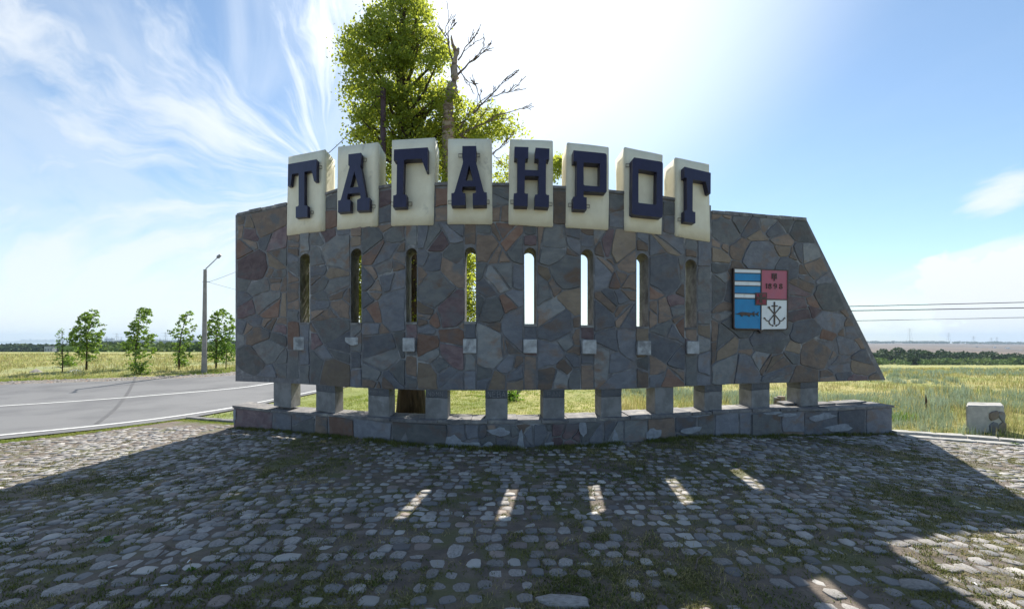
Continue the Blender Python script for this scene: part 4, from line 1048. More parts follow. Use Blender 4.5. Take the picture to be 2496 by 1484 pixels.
for k, pl in enumerate(([(378, 1368), (398, 1350), (404, 1334)], [(404, 1334), (432, 1345), (455, 1350)], [(1695, 1395), (1700, 1370), (1725, 1352)])):
    mb = MB(); pts = [G(*q) + Vector((0, 0, .024 + near_z(G(*q).x))) for q in pl]; mb.tube(pts, [.006, .005, .003], 6, rough=.2)
    tag(mb.build('twig', M['twig']), ['forked dry twig lying on cobbles, its steep half', 'forked dry twig lying on cobbles, its flat half', 'thin dry stem lying on worn paving at lower right'][k], 'twig')

# ---------------------------------------------------------------- kerbs and the broken block
def kerb(name, line, w, z0, z1, m, n, label=None, kind='structure'):
    A = resample(line, n + 1); root = None
    objs = []
    for i in range(n):
        p, q = A[i], A[i + 1]; d = (q - p).normalized(); s = Vector((-d.y, d.x, 0)) * w; p = p + d * .006; q = q - d * .006
        mb = MB(); b0 = lambda v: Vector((v.x, v.y, gz(v.x, v.y)))
        mb.add([b0(p) + Vector((0, 0, z0)), b0(q) + Vector((0, 0, z0)), b0(q + s) + Vector((0, 0, z0)), b0(p + s) + Vector((0, 0, z0)), b0(p) + Vector((0, 0, z1)), b0(q) + Vector((0, 0, z1)), b0(q + s) + Vector((0, 0, z1 + .01)), b0(p + s) + Vector((0, 0, z1))],
               [(3, 2, 1, 0), (4, 5, 6, 7), (0, 1, 5, 4), (1, 2, 6, 5), (2, 3, 7, 6), (3, 0, 4, 7)])
        if root is None: root = mb.build(name, m); root['kind'] = kind
        else: mb.build('kerb_stone', m, root)
kerb('kerb', KR, .22, -.1, .075, M['concrete'], 7)
kerb('stone_border', [p + Vector((0, -.26, 0)) for p in KR], .2, -.1, .03, M['concrete'], 5)
kerb('kerb_left', [G(450, 1020.5) + Vector((0, .05, 0)), G(568, 1030)], .14, -.1, .045, M['cap'], 3)
bpy.data.objects['kerb_left'].name = 'garden_kerb'
def broken_block():
    # front quad in the picture: left 2355..2408, right face damaged to 2455
    gq = G(2385, 1059); D = gq.y; zb0 = gz(gq.x, D)
    t = thing('stone_block', 'squat pale plastered block with a crumbling right side, standing on the kerb at right', 'stone block', (gq.x, D, zb0))
    fl, frr = P(2355, 1055, D + .06), P(2408, 1058, D - .04); zt = P(2357, 989, D).z
    back = Vector((.50, .46, 0)); rt = P(2455, 1060, D + .16)
    pts = [fl, frr, rt, rt + Vector((.36, .38, 0)), fl + back]
    bm = bmesh.new(); lo = []; hi = []
    for i, p in enumerate(pts): lo.append(bm.verts.new((p.x, p.y, zb0 - .2))); q = Vector((p.x, p.y, 0)) if i not in (2, 3) else Vector((p.x - .07, p.y, 0)); hi.append(bm.verts.new((q.x, q.y, zt + (.0, .012, -.03, .0, .02)[i])))
    bm.faces.new(lo[::-1]); bm.faces.new(hi)
    for i in range(5): bm.faces.new((lo[i], lo[(i + 1) % 5], hi[(i + 1) % 5], hi[i]))
    bmesh.ops.recalc_face_normals(bm, faces=bm.faces); bmesh.ops.bevel(bm, geom=list(bm.edges), offset=.02, segments=2, affect='EDGES')
    bmesh.ops.subdivide_edges(bm, edges=[e for e in bm.edges if e.calc_length() > .15], cuts=4, use_grid_fill=True)
    for v in bm.verts: v.co += noise.noise_vector(v.co * 4) * .010
    me = bpy.data.meshes.new('block_body'); bm.to_mesh(me); bm.free(); me.materials.append(M['concrete']); me.materials.append(M['tan'])
    for p in me.polygons: p.material_index = 0
    link(bpy.data.objects.new('block_body', me), t)
    # exposed stones on the damaged side and on the right of the front
    cols = ['slate3', 'tan', 'tan', 'slate3', 'tan', 'slate3']
    specs = [(frr, rt, .03, .52, .04, .46), (frr, rt, .50, 1.0, .02, .40), (frr, rt, .06, .55, .48, .86), (frr, rt, .55, 1.0, .42, .80)]
    zlo = zb0
    for k, (a, b, u0, u1, v0, v1) in enumerate(specs):
        d = (b - a); nrm = Vector((d.y, -d.x, 0)).normalized(); n = 9; V = []
        for ring, off, kk in ((0, -.02, 1), (1, .018, .96), (2, .026, .8)):
            r2 = random.Random(k)
            for i in range(n):
                tt = 2 * math.pi * i / n; rr = r2.uniform(.72, 1.28) * kk; uu = (u0 + u1) / 2 + math.cos(tt) * (u1 - u0) / 2 * rr; vv = (v0 + v1) / 2 + math.sin(tt) * (v1 - v0) / 2 * rr
                p = a + d * uu; lean = Vector((-.07, 0, 0)) * vv * (uu if a is frr else 0); q = Vector((p.x, p.y, zlo + (zt - zlo) * vv)) + nrm * off + lean; V.append(q)
        c = sum(V[2 * n:], Vector()) / n; V.append(c + nrm * .004)
        F = [(r * n + i, r * n + (i + 1) % n, (r + 1) * n + (i + 1) % n, (r + 1) * n + i) for r in (0, 1) for i in range(n)] + [(2 * n + i, 2 * n + (i + 1) % n, 3 * n) for i in range(n)]
        mb = MB(); mb.add(V, F); mb.build('exposed_stone', M[cols[k]], t)
broken_block()

# ---------------------------------------------------------------- fields
def cam_ok(x, y): return abs(x) < 1.25 * y + 1
def road_side(x, y):   # True beyond the road's far side or right of the near side
    return True
FE = resample(offset(far_edge, -1.5), 90); NE = resample(near_edge, 90)
fx = np.array([p.x for p in FE]); fy = np.array([p.y for p in FE]); nx_ = np.array([p.x for p in NE]); ny_ = np.array([p.y for p in NE])
def left_field(x, y): return x < np.interp(y, fy[np.argsort(fy)], fx[np.argsort(fy)]) - .1
def right_of_road(x, y): return x > np.interp(y, ny_[np.argsort(ny_)], nx_[np.argsort(ny_)]) + .2
def behind(x, y):
    if x < -6.0: return y > back_y(x) + .05
    if x < FL(2177, 0).x: 
        return y > float(np.interp(x, [FL(s, 0).x for s in LS], [FL(s, 0).y for s in LS])) + .62
    return y > float(np.interp(x, [p.x for p in KR], [p.y for p in KR])) + .32
def sample_field(n, y0, y1, cond, pw=1.0):
    out = []
    while len(out) < n:
        t = random.random() ** pw; y = y0 * (y1 / y0) ** t; x = random.uniform(-1.24, 1.24) * y
        if cond(x, y): out.append((x, y))
    return out
def tall(x, y): return (behind(x, y) and right_of_road(x, y) and (x > 1.2 + .12 * y or y > 17)) or left_field(x, y)
def grow(name, cond, n, y0, y1, nb, rad, h0, h1, m, lean, wk, label, pw=1.0, zoff=0):
    P_, hh, ww = [], [], []
    for x, y in sample_field(n, y0, y1, cond, pw):
        sc = random.uniform(.7, 1.2); ns = .7 + .8 * noise.noise(Vector((x * .25, y * .25, 2)))
        for _ in range(nb):
            a = random.random() * 6.28; r = random.random() ** .6 * rad * (1 + y * .02); X, Y = x + math.cos(a) * r, y + math.sin(a) * r
            P_.append((X, Y, gz(X, Y) - .02)); hh.append(random.uniform(h0, h1) * sc * ns); ww.append(max(.0035, y * .00045) * wk)
    return tag(blades(name, P_, hh, ww, m, lean), label, None, None, 'stuff')
nz_w = lambda x, y: noise.noise(Vector((x * .16, y * .16, 7)))
grow('field_grass', tall, 7200, 7.0, 75, 9, .20, .16, .42, M['grass'], .7, 1.0, 'tall yellow green meadow grass')
grow('dry_grass', lambda x, y: tall(x, y) and noise.noise(Vector((x * .3, y * .3, 1))) > -.1, 3000, 7.0, 80, 7, .22, .2, .5, M['straw'], .5, .7, 'dry pale grass stalks in the meadow')
grow('wormwood_plants', lambda x, y: x > 2 and tall(x, y) and nz_w(x, y) > .02, 2300, 8.2, 60, 14, .10, .22, .58, M['wormwood'], .35, 1.3, 'silver green wormwood growing in the right field')
grow('short_grass', lambda x, y: behind(x, y) and right_of_road(x, y) and not tall(x, y), 5200, 7.0, 19, 12, .10, .03, .085, M['lawn'], 1.2, 1.1, 'short bright grass behind the wall', 1.0)
grow('verge_grass', lambda x, y: (x < -6.1 and back_y(x) - .12 < y and y < back_y(x) + .42 and abs(x) < 1.25 * y) , 2300, 6.0, 11.6, 12, .06, .02, .07, M['lawn'], 1.2, 1.1, 'green verge between the road and the cobbles')
grow('road_verge_grass', lambda x, y: left_field(x, y) and not left_field(x + 2.2, y - .4), 1500, 12, 30, 12, .16, .06, .16, M['lawn'], 1.0, 1.0, 'low bright grass along the far side of the road')
# ragwort-like yellow bush patch right behind the last post
grow('yellow_flower_patch', lambda x, y: 4.5 < x < 11 and 10.8 < y < 14.5 and math.hypot((x - 9.0) / 1.9, (y - 12.2) / 1.0) < 1, 130, 10.8, 14.5, 22, .14, .2, .42, M['leaf3'], .6, 1.2, 'dark green weeds with small yellow flowers behind the wall\'s right end')

# ---------------------------------------------------------------- foliage
def leaves(name, C, size, m, parent=None, flat=.0):
    C = np.asarray(C, dtype=float); n = len(C); size = np.asarray(size) * np.ones(n)
    a = rng.normal(size=(n, 3)); a[:, 2] *= (1 - flat); a /= np.linalg.norm(a, axis=1)[:, None] + 1e-9
    b = rng.normal(size=(n, 3)); b -= (b * a).sum(1)[:, None] * a; b /= np.linalg.norm(b, axis=1)[:, None] + 1e-9
    s = size[:, None]; V = np.empty((n, 4, 3)); V[:, 0] = C - a * s * .5; V[:, 1] = C + b * s * .36 - a * s * .05; V[:, 2] = C + a * s * .5; V[:, 3] = C - b * s * .36 - a * s * .05
    Q = np.arange(n)[:, None] * 4 + np.array([[0, 1, 2, 3]]); return fast(name, V.reshape(-1, 3), Q, None, m, parent)
def in_poly(x, y, poly):
    c = False; j = len(poly) - 1
    for i in range(len(poly)):
        if (poly[i][1] > y) != (poly[j][1] > y) and x < (poly[j][0] - poly[i][0]) * (y - poly[i][1]) / (poly[j][1] - poly[i][1]) + poly[i][0]: c = not c
        j = i
    return c
def clumps_in(poly, D, depth, n, seed=0, hole=.0):
    xs = [p[0] for p in poly]; ys = [p[1] for p in poly]; out = []; t = 0
    while len(out) < n and t < n * 60:
        t += 1; x, y = random.uniform(min(xs), max(xs)), random.uniform(min(ys), max(ys))
        if not in_poly(x, y, poly): continue
        if noise.noise(Vector((x * .03, y * .03, seed))) < hole - .6 + random.random() * .25: continue
        out.append(P(x, y, D + random.gauss(0, depth)))
    return out
def crown(name, polys, D, depth, n, per, rad, size, m, parent, seed=0, hole=0.0):
    C = []; cl = []
    for poly, w in polys:
        cs = clumps_in(poly, D, depth, int(n * w), seed, hole); cl += cs
        for c in cs:
            r = rad * random.uniform(.5, 1.2)
            d = rng.normal(size=(per, 3)) * r * .5; d[:, 2] *= .6; d[:, 2] -= np.hypot(d[:, 0], d[:, 1]) * .35; C.append(np.array(c) + d)
    C = np.concatenate(C)
    if D < 12:
        sx_ = CX + K * C[:, 0] / C[:, 1]; C = C[C[:, 1] > np.interp(sx_, wt[0], wt[1]) + .60]
    leaves(name, C, rng.uniform(.65, 1.2, len(C)) * size, m, parent); return cl
def branches(trunk_pts, cl, k, r0, mb):
    for c in random.sample(cl, min(k, len(cl))):
        zt = c.z - random.uniform(.4, 1.1) * max(.3, (c - trunk_pts[0]).length * .16)
        # start on the trunk at that height
        s = trunk_pts[0]
        for a, b in zip(trunk_pts[:-1], trunk_pts[1:]):
            if a.z <= zt <= b.z: s = a.lerp(b, (zt - a.z) / max(1e-6, b.z - a.z))
        if zt > trunk_pts[-1].z: s = trunk_pts[-1]
        mid = s.lerp(c, .5) + Vector((random.uniform(-.1, .1), random.uniform(-.1, .1), -.05)); mb.tube([s, mid, c], [r0, r0 * .6, r0 * .2], 5, False)

# tall poplar behind the wall
D0 = 8.7; g = G(1003, 831 + 1728 / D0)
T1 = thing('poplar_tree', 'tall leafy green poplar rising behind the first letters', 'tree', (g.x, g.y, 0))
tp = [Vector((g.x, g.y, -.05)), P(1003, 940, D0), P(1002, 800, D0), P(1000, 600, D0), P(992, 430, D0), P(985, 300, D0 + .1), P(975, 150, D0 + .1), P(985, 20, D0), P(990, -60, D0)]
mb = MB()
tp2 = []
rr = [.33, .255, .22, .20, .165, .12, .075, .04, .015]
mb.tube(tp, rr, 14, True, .06); mb.build('trunk', M['bark'], T1, True)
main = [(951, -10), (915, 18), (869, 46), (847, 70), (832, 92), (835, 147), (853, 190), (841, 220), (838, 263), (853, 294), (869, 312), (856, 338), (920, 344), (926, 440), (962, 450), (965, 352), (1045, 345), (1050, 450), (1094, 450), (1092, 350), (1120, 330), (1120, 245), (1083, 199), (1052, 196), (1077, 171), (1098, 153), (1092, 116), (1052, 77), (1080, 55), (1043, 40), (1043, -10), (1020, -60), (970, -70)]
side = [(1111, 269), (1144, 251), (1187, 254), (1205, 269), (1236, 285), (1276, 318), (1262, 322), (1236, 326), (1185, 334), (1100, 350), (1095, 300)]
low = [(800, 520), (830, 482), (1090, 482), (1110, 560), (1125, 640), (1155, 660), (1155, 800), (1010, 800), (870, 800), (800, 740)]
cl = crown('crown', [(main, 1.0), (side, .09), (low, .36)], D0 + .15, .42, 860, 46, .26, .064, M['leaf'], T1, 3, .24)
crown('lower_boughs', [([(790, 520), (1010, 520), (1010, 760), (790, 760)], .75), ([(1105, 590), (1158, 600), (1160, 810), (1105, 810)], .25)], 9.8, .35, 480, 50, .27, .066, M['leaf'], T1, 5, -.3)
mb = MB(); branches(tp[1:], cl, 60, .045, mb); mb.build('branch', M['bark'], T1)
# leaf clusters behind the gaps further right
b0 = G(1262, 972); T1b = thing('green_bush', 'small bright green bush behind the plinth, right of the post marked NEBA', 'bush', tuple(b0))
mb = MB(); mb.tube([b0, b0 + Vector((0, 0, .5))], [.02, .008], 5); mb.build('stem', M['twig'], T1b)
crown('foliage', [([(1236, 945), (1262, 945), (1278, 980), (1272, 1010), (1236, 1012)], 1)], b0.y, .15, 40, 30, .16, .07, M['leaf3'], T1b, 8, .0)
Db = 16.0; b0 = P(1275, 831, Db); b0.z = 0; T1c = thing('leafy_young_tree', 'leafy young tree seen only in the gaps between the middle letter blocks', 'tree', tuple(b0))
mb = MB(); mb.tube([b0, P(1275, 600, Db), P(1290, 380, Db)], [.08, .05, .015], 6); mb.tube([P(1282, 520, Db), P(1340, 430, Db), P(1355, 395, Db)], [.03, .015, .006], 5); mb.build('trunk', M['bark'], T1c)
crown('crown', [([(1205, 395), (1245, 380), (1300, 372), (1310, 440), (1205, 450)], .6), ([(1335, 440), (1345, 385), (1370, 378), (1370, 425)], .4)], Db, .4, 90, 36, .30, .10, M['leaf'], T1c, 8, .0)
# dead poplar
D1 = 11.4; g = G(1068, 831 + 1728 / D1)
T2 = thing('dead_tree', 'dead bare poplar with pale peeling bark right of the leafy crown', 'tree', (g.x, g.y, 0))
z_ = lambda x, y: P(807.6 + x / 3.267, y / 3.267, D1)
g = G(1072, 831 + 1728 / 11.2); z_ = lambda x, y: P(807.6 + x / 3.267, y / 3.267, 8.1 + .25 * y / 1100)
tp = [Vector((g.x, g.y, -.05)), P(1074, 800, 10.2), P(1079, 520, 9.4), P(1094, 430, 8.9), z_(935, 1080), z_(930, 950), z_(932, 850), z_(950, 740), z_(968, 680), z_(985, 620), z_(975, 540), z_(985, 490), z_(995, 420), z_(1015, 385)]
mb = MB(); mb.tube(tp, [.17, .17, .15, .14, .125, .115, .11, .10, .09, .085, .06, .055, .055, .02], 11, True, .12); mb.tube([z_(990, 410), z_(965, 350), z_(955, 285)], [.035, .025, .012], 6, True, .1); mb.build('trunk', M['barkpale'], T2, True)
mb = MB()
def twig(a, b, r, lvl=0):
    n = 5; pts = [a.lerp(b, i / n) + Vector((random.uniform(-1, 1), random.uniform(-1, 1), random.uniform(-1, 1))) * (b - a).length * .035 * (0 < i) for i in range(n + 1)]
    mb.tube(pts, [max(.006, r * 1.05 * (1 - .7 * i / n)) for i in range(n + 1)], 5, False)
    if lvl < 2:
        for i in range(2, n + 1):
            if random.random() < .85:
                d = (b - a).normalized() * (b - a).length * random.uniform(.22, .45) ; d += Vector((random.uniform(-1, 1), random.uniform(-1, 1), random.uniform(-.3, 1))) * d.length * .75
                twig(pts[i], pts[i] + d, r * .42, lvl + 1)
for a, b, r in (((1000, 600), (1170, 450), .022), ((970, 495), (905, 280), .018), ((1010, 480), (1110, 320), .015), ((905, 290), (980, 200), .010), ((1130, 480), (1225, 375), .012), ((1000, 520), (1110, 690), .012), ((985, 1060), (1120, 900), .028), ((1120, 900), (1280, 760), .022), ((1020, 1080), (1320, 920), .026), ((1320, 920), (1500, 870), .012),
                ((1250, 780), (1400, 620), .012), ((1200, 830), (1150, 680), .012), ((1290, 770), (1440, 720), .010), ((1030, 1085), (1290, 1225), .018), ((1290, 1225), (1400, 1120), .014), ((930, 860), (880, 700), .010), ((1060, 880), (1010, 780), .010)): twig(z_(*a), z_(*b), r)
mb.build('branch', M['twig'], T2)
# dark pole with its stay wire
Dp = 8.05; t = thing('utility_pole', 'dark purple brown pole in front of the leafy poplar', 'pole', (P(934, 1000, Dp).x, Dp, 0))
mb = MB(); mb.tube([Vector((P(934, 1000, Dp).x, Dp, -.05)), P(934, 600, Dp), P(934, 217, Dp)], [.06, .053, .047], 10); mb.build('shaft', M['darkpole'], t)
mb = MB(); mb.tube([P(919, 236, Dp - .05), P(936, 236, Dp - .05), P(940, 241, Dp - .05)], [.012, .012, .012], 6); mb.build('clamp', M['darkpole'], t); mb = MB(); mb.tube([P(928, 292, Dp - .06), P(940, 295, Dp - .06)], [.012, .012], 6); mb.build('clamp', M['darkpole'], t)
mb = MB(); pts = [P(921, 237, Dp)]; 
for k in range(1, 11): f_ = k / 10; pts.append(P(921 - 124 * f_, 237 + 140 * f_ + 10 * math.sin(f_ * 3.14), Dp + 1.5 * f_))
mb.tube(pts, [.007] * len(pts), 5); tag(mb.build('stay_wire', M['wire']), 'thin black wire running down left from the dark pole', 'wire')

# young trees beyond the road
def z7(x, y): return (x / 3.6186, (1100 + y / 2.283) / 1.585)
def young(label, base, poly, n, per, rad, size, lean=0, extra=None, rtr=.055, m='leaf2', fork=None):
    bx0, by0 = z7(*base); D = G(bx0, by0).y; b = P(bx0, by0, D); t = thing('young_tree', label, 'tree', (b.x, b.y, gz(b.x, b.y)), 'young roadside trees'); pl = [z7(*p) for p in poly]
    b.z = gz(b.x, b.y) - .05; topy = min(p[1] for p in pl); topx = [p[0] for p in pl if p[1] == topy][0]; cxm = sum(p[0] for p in pl) / len(pl)
    tr = [b, P(bx0 + 1, by0 - (by0 - topy) * .3, D), P(bx0 * .5 + cxm * .5, by0 - (by0 - topy) * .6, D), P(topx, topy + 8, D)]
    mb = MB(); mb.tube(tr, [rtr, rtr * .8, rtr * .5, .008], 8, True, .08); mb.build('trunk', M['bark'], t, True)
    cl = crown('crown', [(pl, 1.0)], D, .36, int(n * 1.9), int(per * .62), rad * .44, size * .80, M[m], t, random.random() * 50, -.02)
    mb = MB(); branches(tr, cl, 22, .016, mb); mb.build('branch', M['bark'], t)
young('young tree with a dense oval crown, second from the left beyond the road', (762, 745), [(750, 240), (850, 215), (880, 260), (870, 330), (920, 350), (915, 410), (880, 470), (880, 570), (840, 640), (780, 665), (720, 650), (680, 600), (620, 500), (610, 440), (650, 400), (660, 370), (690, 300)], 130, 26, .30, .15)
young('young tree with narrow top and wide lower boughs, third from left beyond the road', (1192, 730), [(1230, 190), (1320, 210), (1330, 300), (1290, 440), (1390, 395), (1340, 520), (1365, 560), (1340, 640), (1240, 640), (1130, 660), (1080, 580), (1100, 400), (1150, 330), (1200, 280)], 120, 26, .28, .15)
young('thin open young tree just left of the street lamp', (1578, 740), [(1660, 215), (1690, 240), (1680, 360), (1735, 350), (1700, 480), (1650, 560), (1700, 640), (1620, 650), (1540, 660), (1520, 500), (1485, 370), (1540, 400), (1560, 330), (1610, 260)], 75, 24, .26, .14)
young('bushiest young tree, between the street lamp and the wall', (1906, 735), [(1900, 230), (2000, 205), (2060, 290), (2070, 420), (2000, 560), (1950, 680), (1850, 670), (1780, 540), (1740, 440), (1790, 400), (1830, 330)], 130, 26, .30, .15)
young('slim pale young tree touching the wall\'s left edge', (1992, 742), [(2000, 440), (2060, 420), (2085, 560), (2060, 660), (1960, 690), (1930, 560)], 50, 22, .24, .12, rtr=.03, m='leaf3')
young('sparse feathery sapling, leftmost of the roadside trees', (550, 760), [(545, 375), (560, 450), (620, 430), (640, 520), (610, 620), (640, 660), (590, 700), (500, 700), (450, 690), (500, 640), (470, 560), (500, 520), (490, 440)], 42, 12, .22, .10, rtr=.028, m='leaf3')
for k, (x, y, r) in enumerate(((1215, 770, .55), (610, 700, .5), (1610, 700, .35))):
    a, b_ = z7(x, y); D = G(a, b_ + 4).y; c = P(a, b_, D); t = thing('shrub', ['dark green shrub at the foot of the third roadside tree', 'low dark weed clump beside the leftmost sapling', 'small shrub beside the thin open tree'][k], 'shrub', (c.x, c.y, gz(c.x, c.y)), 'shrubs beside the road')
    C = []; 
    for _ in range(22): q = Vector((c.x + random.gauss(0, r * .4), c.y + random.gauss(0, r * .3), gz(c.x, c.y) + random.uniform(.05, r * 1.2))); C.append(np.array(q) + rng.normal(size=(18, 3)) * .10)
    leaves('foliage', np.concatenate(C), .12, M['leaf2'], t)

# street lamp
b = G(497.6, 906.7); D = b.y; b.z = gz(b.x, b.y); t = thing('street_lamp', 'tall concrete street lamp with a bent arm beyond the road', 'street lamp', (b.x, b.y, 0))
mb = MB(); mb.tube([b + Vector((0, 0, -.1)), P(500, 657, D)], [.145, .085], 10); mb.build('pole', M['polec'], t)
mb = MB(); mb.tube([P(500, 665, D), P(502, 655, D), P(520, 638, D), P(531, 627, D)], [.028, .028, .024, .02], 6); mb.build('arm', M['metal'], t)
mb = MB(); a_, b_ = P(529, 629, D), P(538, 621, D); mb.tube([a_, a_.lerp(b_, .3), b_], [.04, .09, .06], 8); mb.build('lamp_head', M['metal'], t)
mb = MB(); mb.tube([P(494, 687, D), P(511, 687, D)], [.02, .02], 5); mb.build('bracket', M['metal'], t); mb = MB(); mb.tube([P(499.5, 880, D) - Vector((.14, 0, 0)), P(499.5, 880, D) + Vector((.14, 0, 0))], [.02, .02], 5); mb.build('band', M['metal'], t)
def cable(name, p, q, sag, r, label, n=20):
    mb = MB(); pts = [p.lerp(q, k / n) - Vector((0, 0, sag * 4 * (k / n) * (1 - k / n))) for k in range(n + 1)]; mb.tube(pts, [r] * (n + 1), 4); tag(mb.build(name, M['wire']), label, 'wire', 'overhead wires')
cable('overhead_wire', P(510, 687, D), P(760, 560, 30), .3, .008, 'upper thin wire from the street lamp towards the wall')
cable('overhead_wire', P(510, 688, D), P(790, 742, 30), .2, .008, 'lower thin wire from the street lamp towards the wall')
for k, (y0, y1, r, Dw) in enumerate(((746, 732, .022, 26), (756, 748, .026, 26), (782, 769, .012, 34), (780, 773, .010, 36))):
    cable('overhead_wire', P(1960, y0 + 3, Dw), P(2900, y1 - 6, Dw), .02, r, ['topmost wire crossing the sky at right', 'second wire from the top crossing the sky at right', 'faint third wire crossing the sky at right', 'lowest faint wire crossing the sky at right'][k])

# ---------------------------------------------------------------- distance
def wood(name, spots, per, m, label, kind='stuff'):
    C, S = [], []
    for x, y, h, w in spots:
        z = gz(x, y); n = per
        ph = rng.uniform(0, 2 * np.pi, n); ct = rng.uniform(-1, 1, n); r = rng.uniform(.55, 1.0, n) ** .5; bl = 1 + .25 * np.sin(ph * 3 + x) 
        d = np.stack([np.cos(ph) * np.sqrt(1 - ct ** 2) * w / 2 * bl * r, np.sin(ph) * np.sqrt(1 - ct ** 2) * w / 2 * r, ct * h * .42 * r], 1); C.append(d + np.array([x, y, z + h * .55])); S.append(np.full(n, w * .22))
    return tag(leaves(name, np.concatenate(C), np.concatenate(S) * rng.uniform(.6, 1.3, sum(len(s) for s in S)), m), label, None, None, kind)
sp = []
for _ in range(430):
    y = random.uniform(285, 400); x = random.uniform(.28, 1.28) * y; h = random.uniform(6, 12.5) * (.85 + .35 * noise.noise(Vector((x * .02, y * .02, 0)))) - 2.6 * smooth(.9, 1.2, x / y); sp.append((x, y, h, random.uniform(6, 10)))
wood('woodland', sp, 150, M['forest'], 'dark green belt of woodland across the right field')
sp = [(random.uniform(.2, 1.28) * 262, random.uniform(235, 280), random.uniform(2, 4.5), random.uniform(4, 9)) for _ in range(260)]
wood('scrub', sp, 60, M['forest2'], 'bright green scrub in front of the woodland at right')
sp = [(random.uniform(-.3, 1.3) * 3000, random.uniform(2900, 3050), random.uniform(11, 17), random.uniform(30, 60)) for _ in range(420)]
wood('tree_line', sp, 50, M['forest'], 'far tree line on the right horizon')
sp = [(random.uniform(-1.3, -.88) * y, y, random.uniform(10, 14), random.uniform(9, 14)) for y in [random.uniform(380, 470) for _ in range(190)]]
wood('tree_belt', sp, 110, M['forest'], 'dark tree belt in front of the sea at left')
sp = []
for _ in range(900): y = 330 * (9 ** random.random()); sp.append((random.uniform(-.98, -.45) * y, y, random.uniform(6, 13), random.uniform(10, 22) * (1 + y / 2500)))
wood('town_trees', sp, 45, M['forest'], 'hazy green trees over the far town at left')
sp = [(random.uniform(-1.0, -.5) * y, y, random.uniform(2, 4), random.uniform(5, 10)) for y in [random.uniform(150, 260) for _ in range(120)]]
wood('hedge_scrub', sp, 50, M['forest2'], 'low scrub at the far edge of the left field')
# lone bush in the right field
c = P(2226, 891, 245); zz = gz(c.x, c.y); t = thing('round_bush', 'round dark green bush standing alone before the woodland at right', 'bush', (c.x, c.y, zz))
C = []
for _ in range(60): q = Vector((random.gauss(0, 1), random.gauss(0, 1), random.gauss(0, 1))).normalized() * random.uniform(.5, 1); C.append(np.array([c.x + q.x * 3.3, c.y + q.y * 3, zz + 2.6 + q.z * 2.5]) + rng.normal(size=(22, 3)) * .4)
leaves('foliage', np.concatenate(C), .75, M['forest'], t); mb = MB(); mb.tube([(c.x, c.y, zz - .1), (c.x, c.y, zz + 1.5)], [.2, .12], 6); mb.build('trunk', M['bark'], t)
# brown dead stalk in the field
c = G(1936 + 0, 960); 
for k, (x, y, D, h) in enumerate(((2223 - 268 + 490, 0, 0, 0),)): pass
def pos(x, D): X = (x - CX) / K * D; return Vector((X, D, gz(X, D)))
c = pos((2800 + 1682 / 2.161) / 1.585, 13.2); mb = MB(); mb.tube([c, c + Vector((0, 0, .32)), c + Vector((-.01, 0, .50))], [.012, .026, .008], 6, True, .3); tag(mb.build('dead_stalk', M['rustmetal']), 'brown dead dock stalk standing in the right field', 'plant')
# two stump pieces behind the plinth
for k, (xz, w) in enumerate(((440, .09), (468, .09))):
    c = P(*d6(xz, 562), 9.4); mb = MB(); c.y = 10.2; c.x *= 10.2 / 9.4; mb.tube([Vector((c.x, 10.2, -.4)), Vector((c.x + .01, 10.2, .30 + .03 * k))], [w, w * .95], 10, True, .05)
    tag(mb.build('cut_log', M[('slate3', 'tan')[k]]), ['grey upright log end behind the plinth, left one', 'pale upright log end behind the plinth, right one'][k], 'log', 'cut logs behind the plinth')
# white stone on the verge and daisies
c = G(88, 916); 
pk = pebble_mesh('verge_stone', [(c.x, c.y, 0)], .3, .31, M['pebble']); tag(pk, 'single pale stone on the grass verge at far left', 'stone')
fl_ = []
for _ in range(70): x, y = z7(random.gauss(660, 40), random.gauss(775, 8)); g = G(x, y); fl_.append((g.x, g.y, gz(g.x, g.y) + random.uniform(.08, .22)))
tag(leaves('daisies', fl_, .055, M['whitep']), 'white daisies beyond the road at left', None, None, 'stuff')
fl_ = []
for _ in range(420): a = random.random() * 6.28; r = math.sqrt(random.random()); x, y = 9.0 + math.cos(a) * r * 1.9, 12.2 + math.sin(a) * r * .9; fl_.append((x, y, gz(x, y) + random.uniform(.25, .42)))
M['yellow'] = mat('yellow_petals', (.55, .42, .03)); tag(leaves('yellow_flowers', fl_, .035, M['yellow']), 'small yellow flowers behind the wall at right', None, None, 'stuff')
# pylons
def pylon(x, ytop, D, h, w, label, cat='pylon', name='electric_pylon', arms_=3):
    X = (x - CX) / K * D; z = gz(X, D); t = thing(name, label, cat, (X, D, z), 'power pylons in the distance'); mb = MB(); r = max(.04, D * .00017)
    for sx in (-1, 1):
        for sy in (-1, 1): mb.tube([(X + sx * w / 2, D + sy * w / 2, z), (X + sx * w * .08, D + sy * w * .08, z + h)], [r, r * .7], 4)
    for k in range(6):
        f0, f1 = k / 6, (k + 1) / 6; a0, a1 = w / 2 * (1 - f0 * .84), w / 2 * (1 - f1 * .84)
        mb.tube([(X - a0, D, z + h * f0), (X + a1, D, z + h * f1)], [r * .6] * 2, 3); mb.tube([(X + a0, D, z + h * f0), (X - a1, D, z + h * f1)], [r * .6] * 2, 3)
    mb.build('tower', M['metal'], t); mb = MB()
    for k in range(arms_): zz = z + h * (.98 - .13 * k); ww = w * (.9 + .25 * (k == 1)); mb.tube([(X - ww, D, zz), (X + ww, D, zz)], [r * .7] * 2, 3)
    mb.build('cross_arm', M['metal'], t)
z7x = lambda x: x / 3.6186
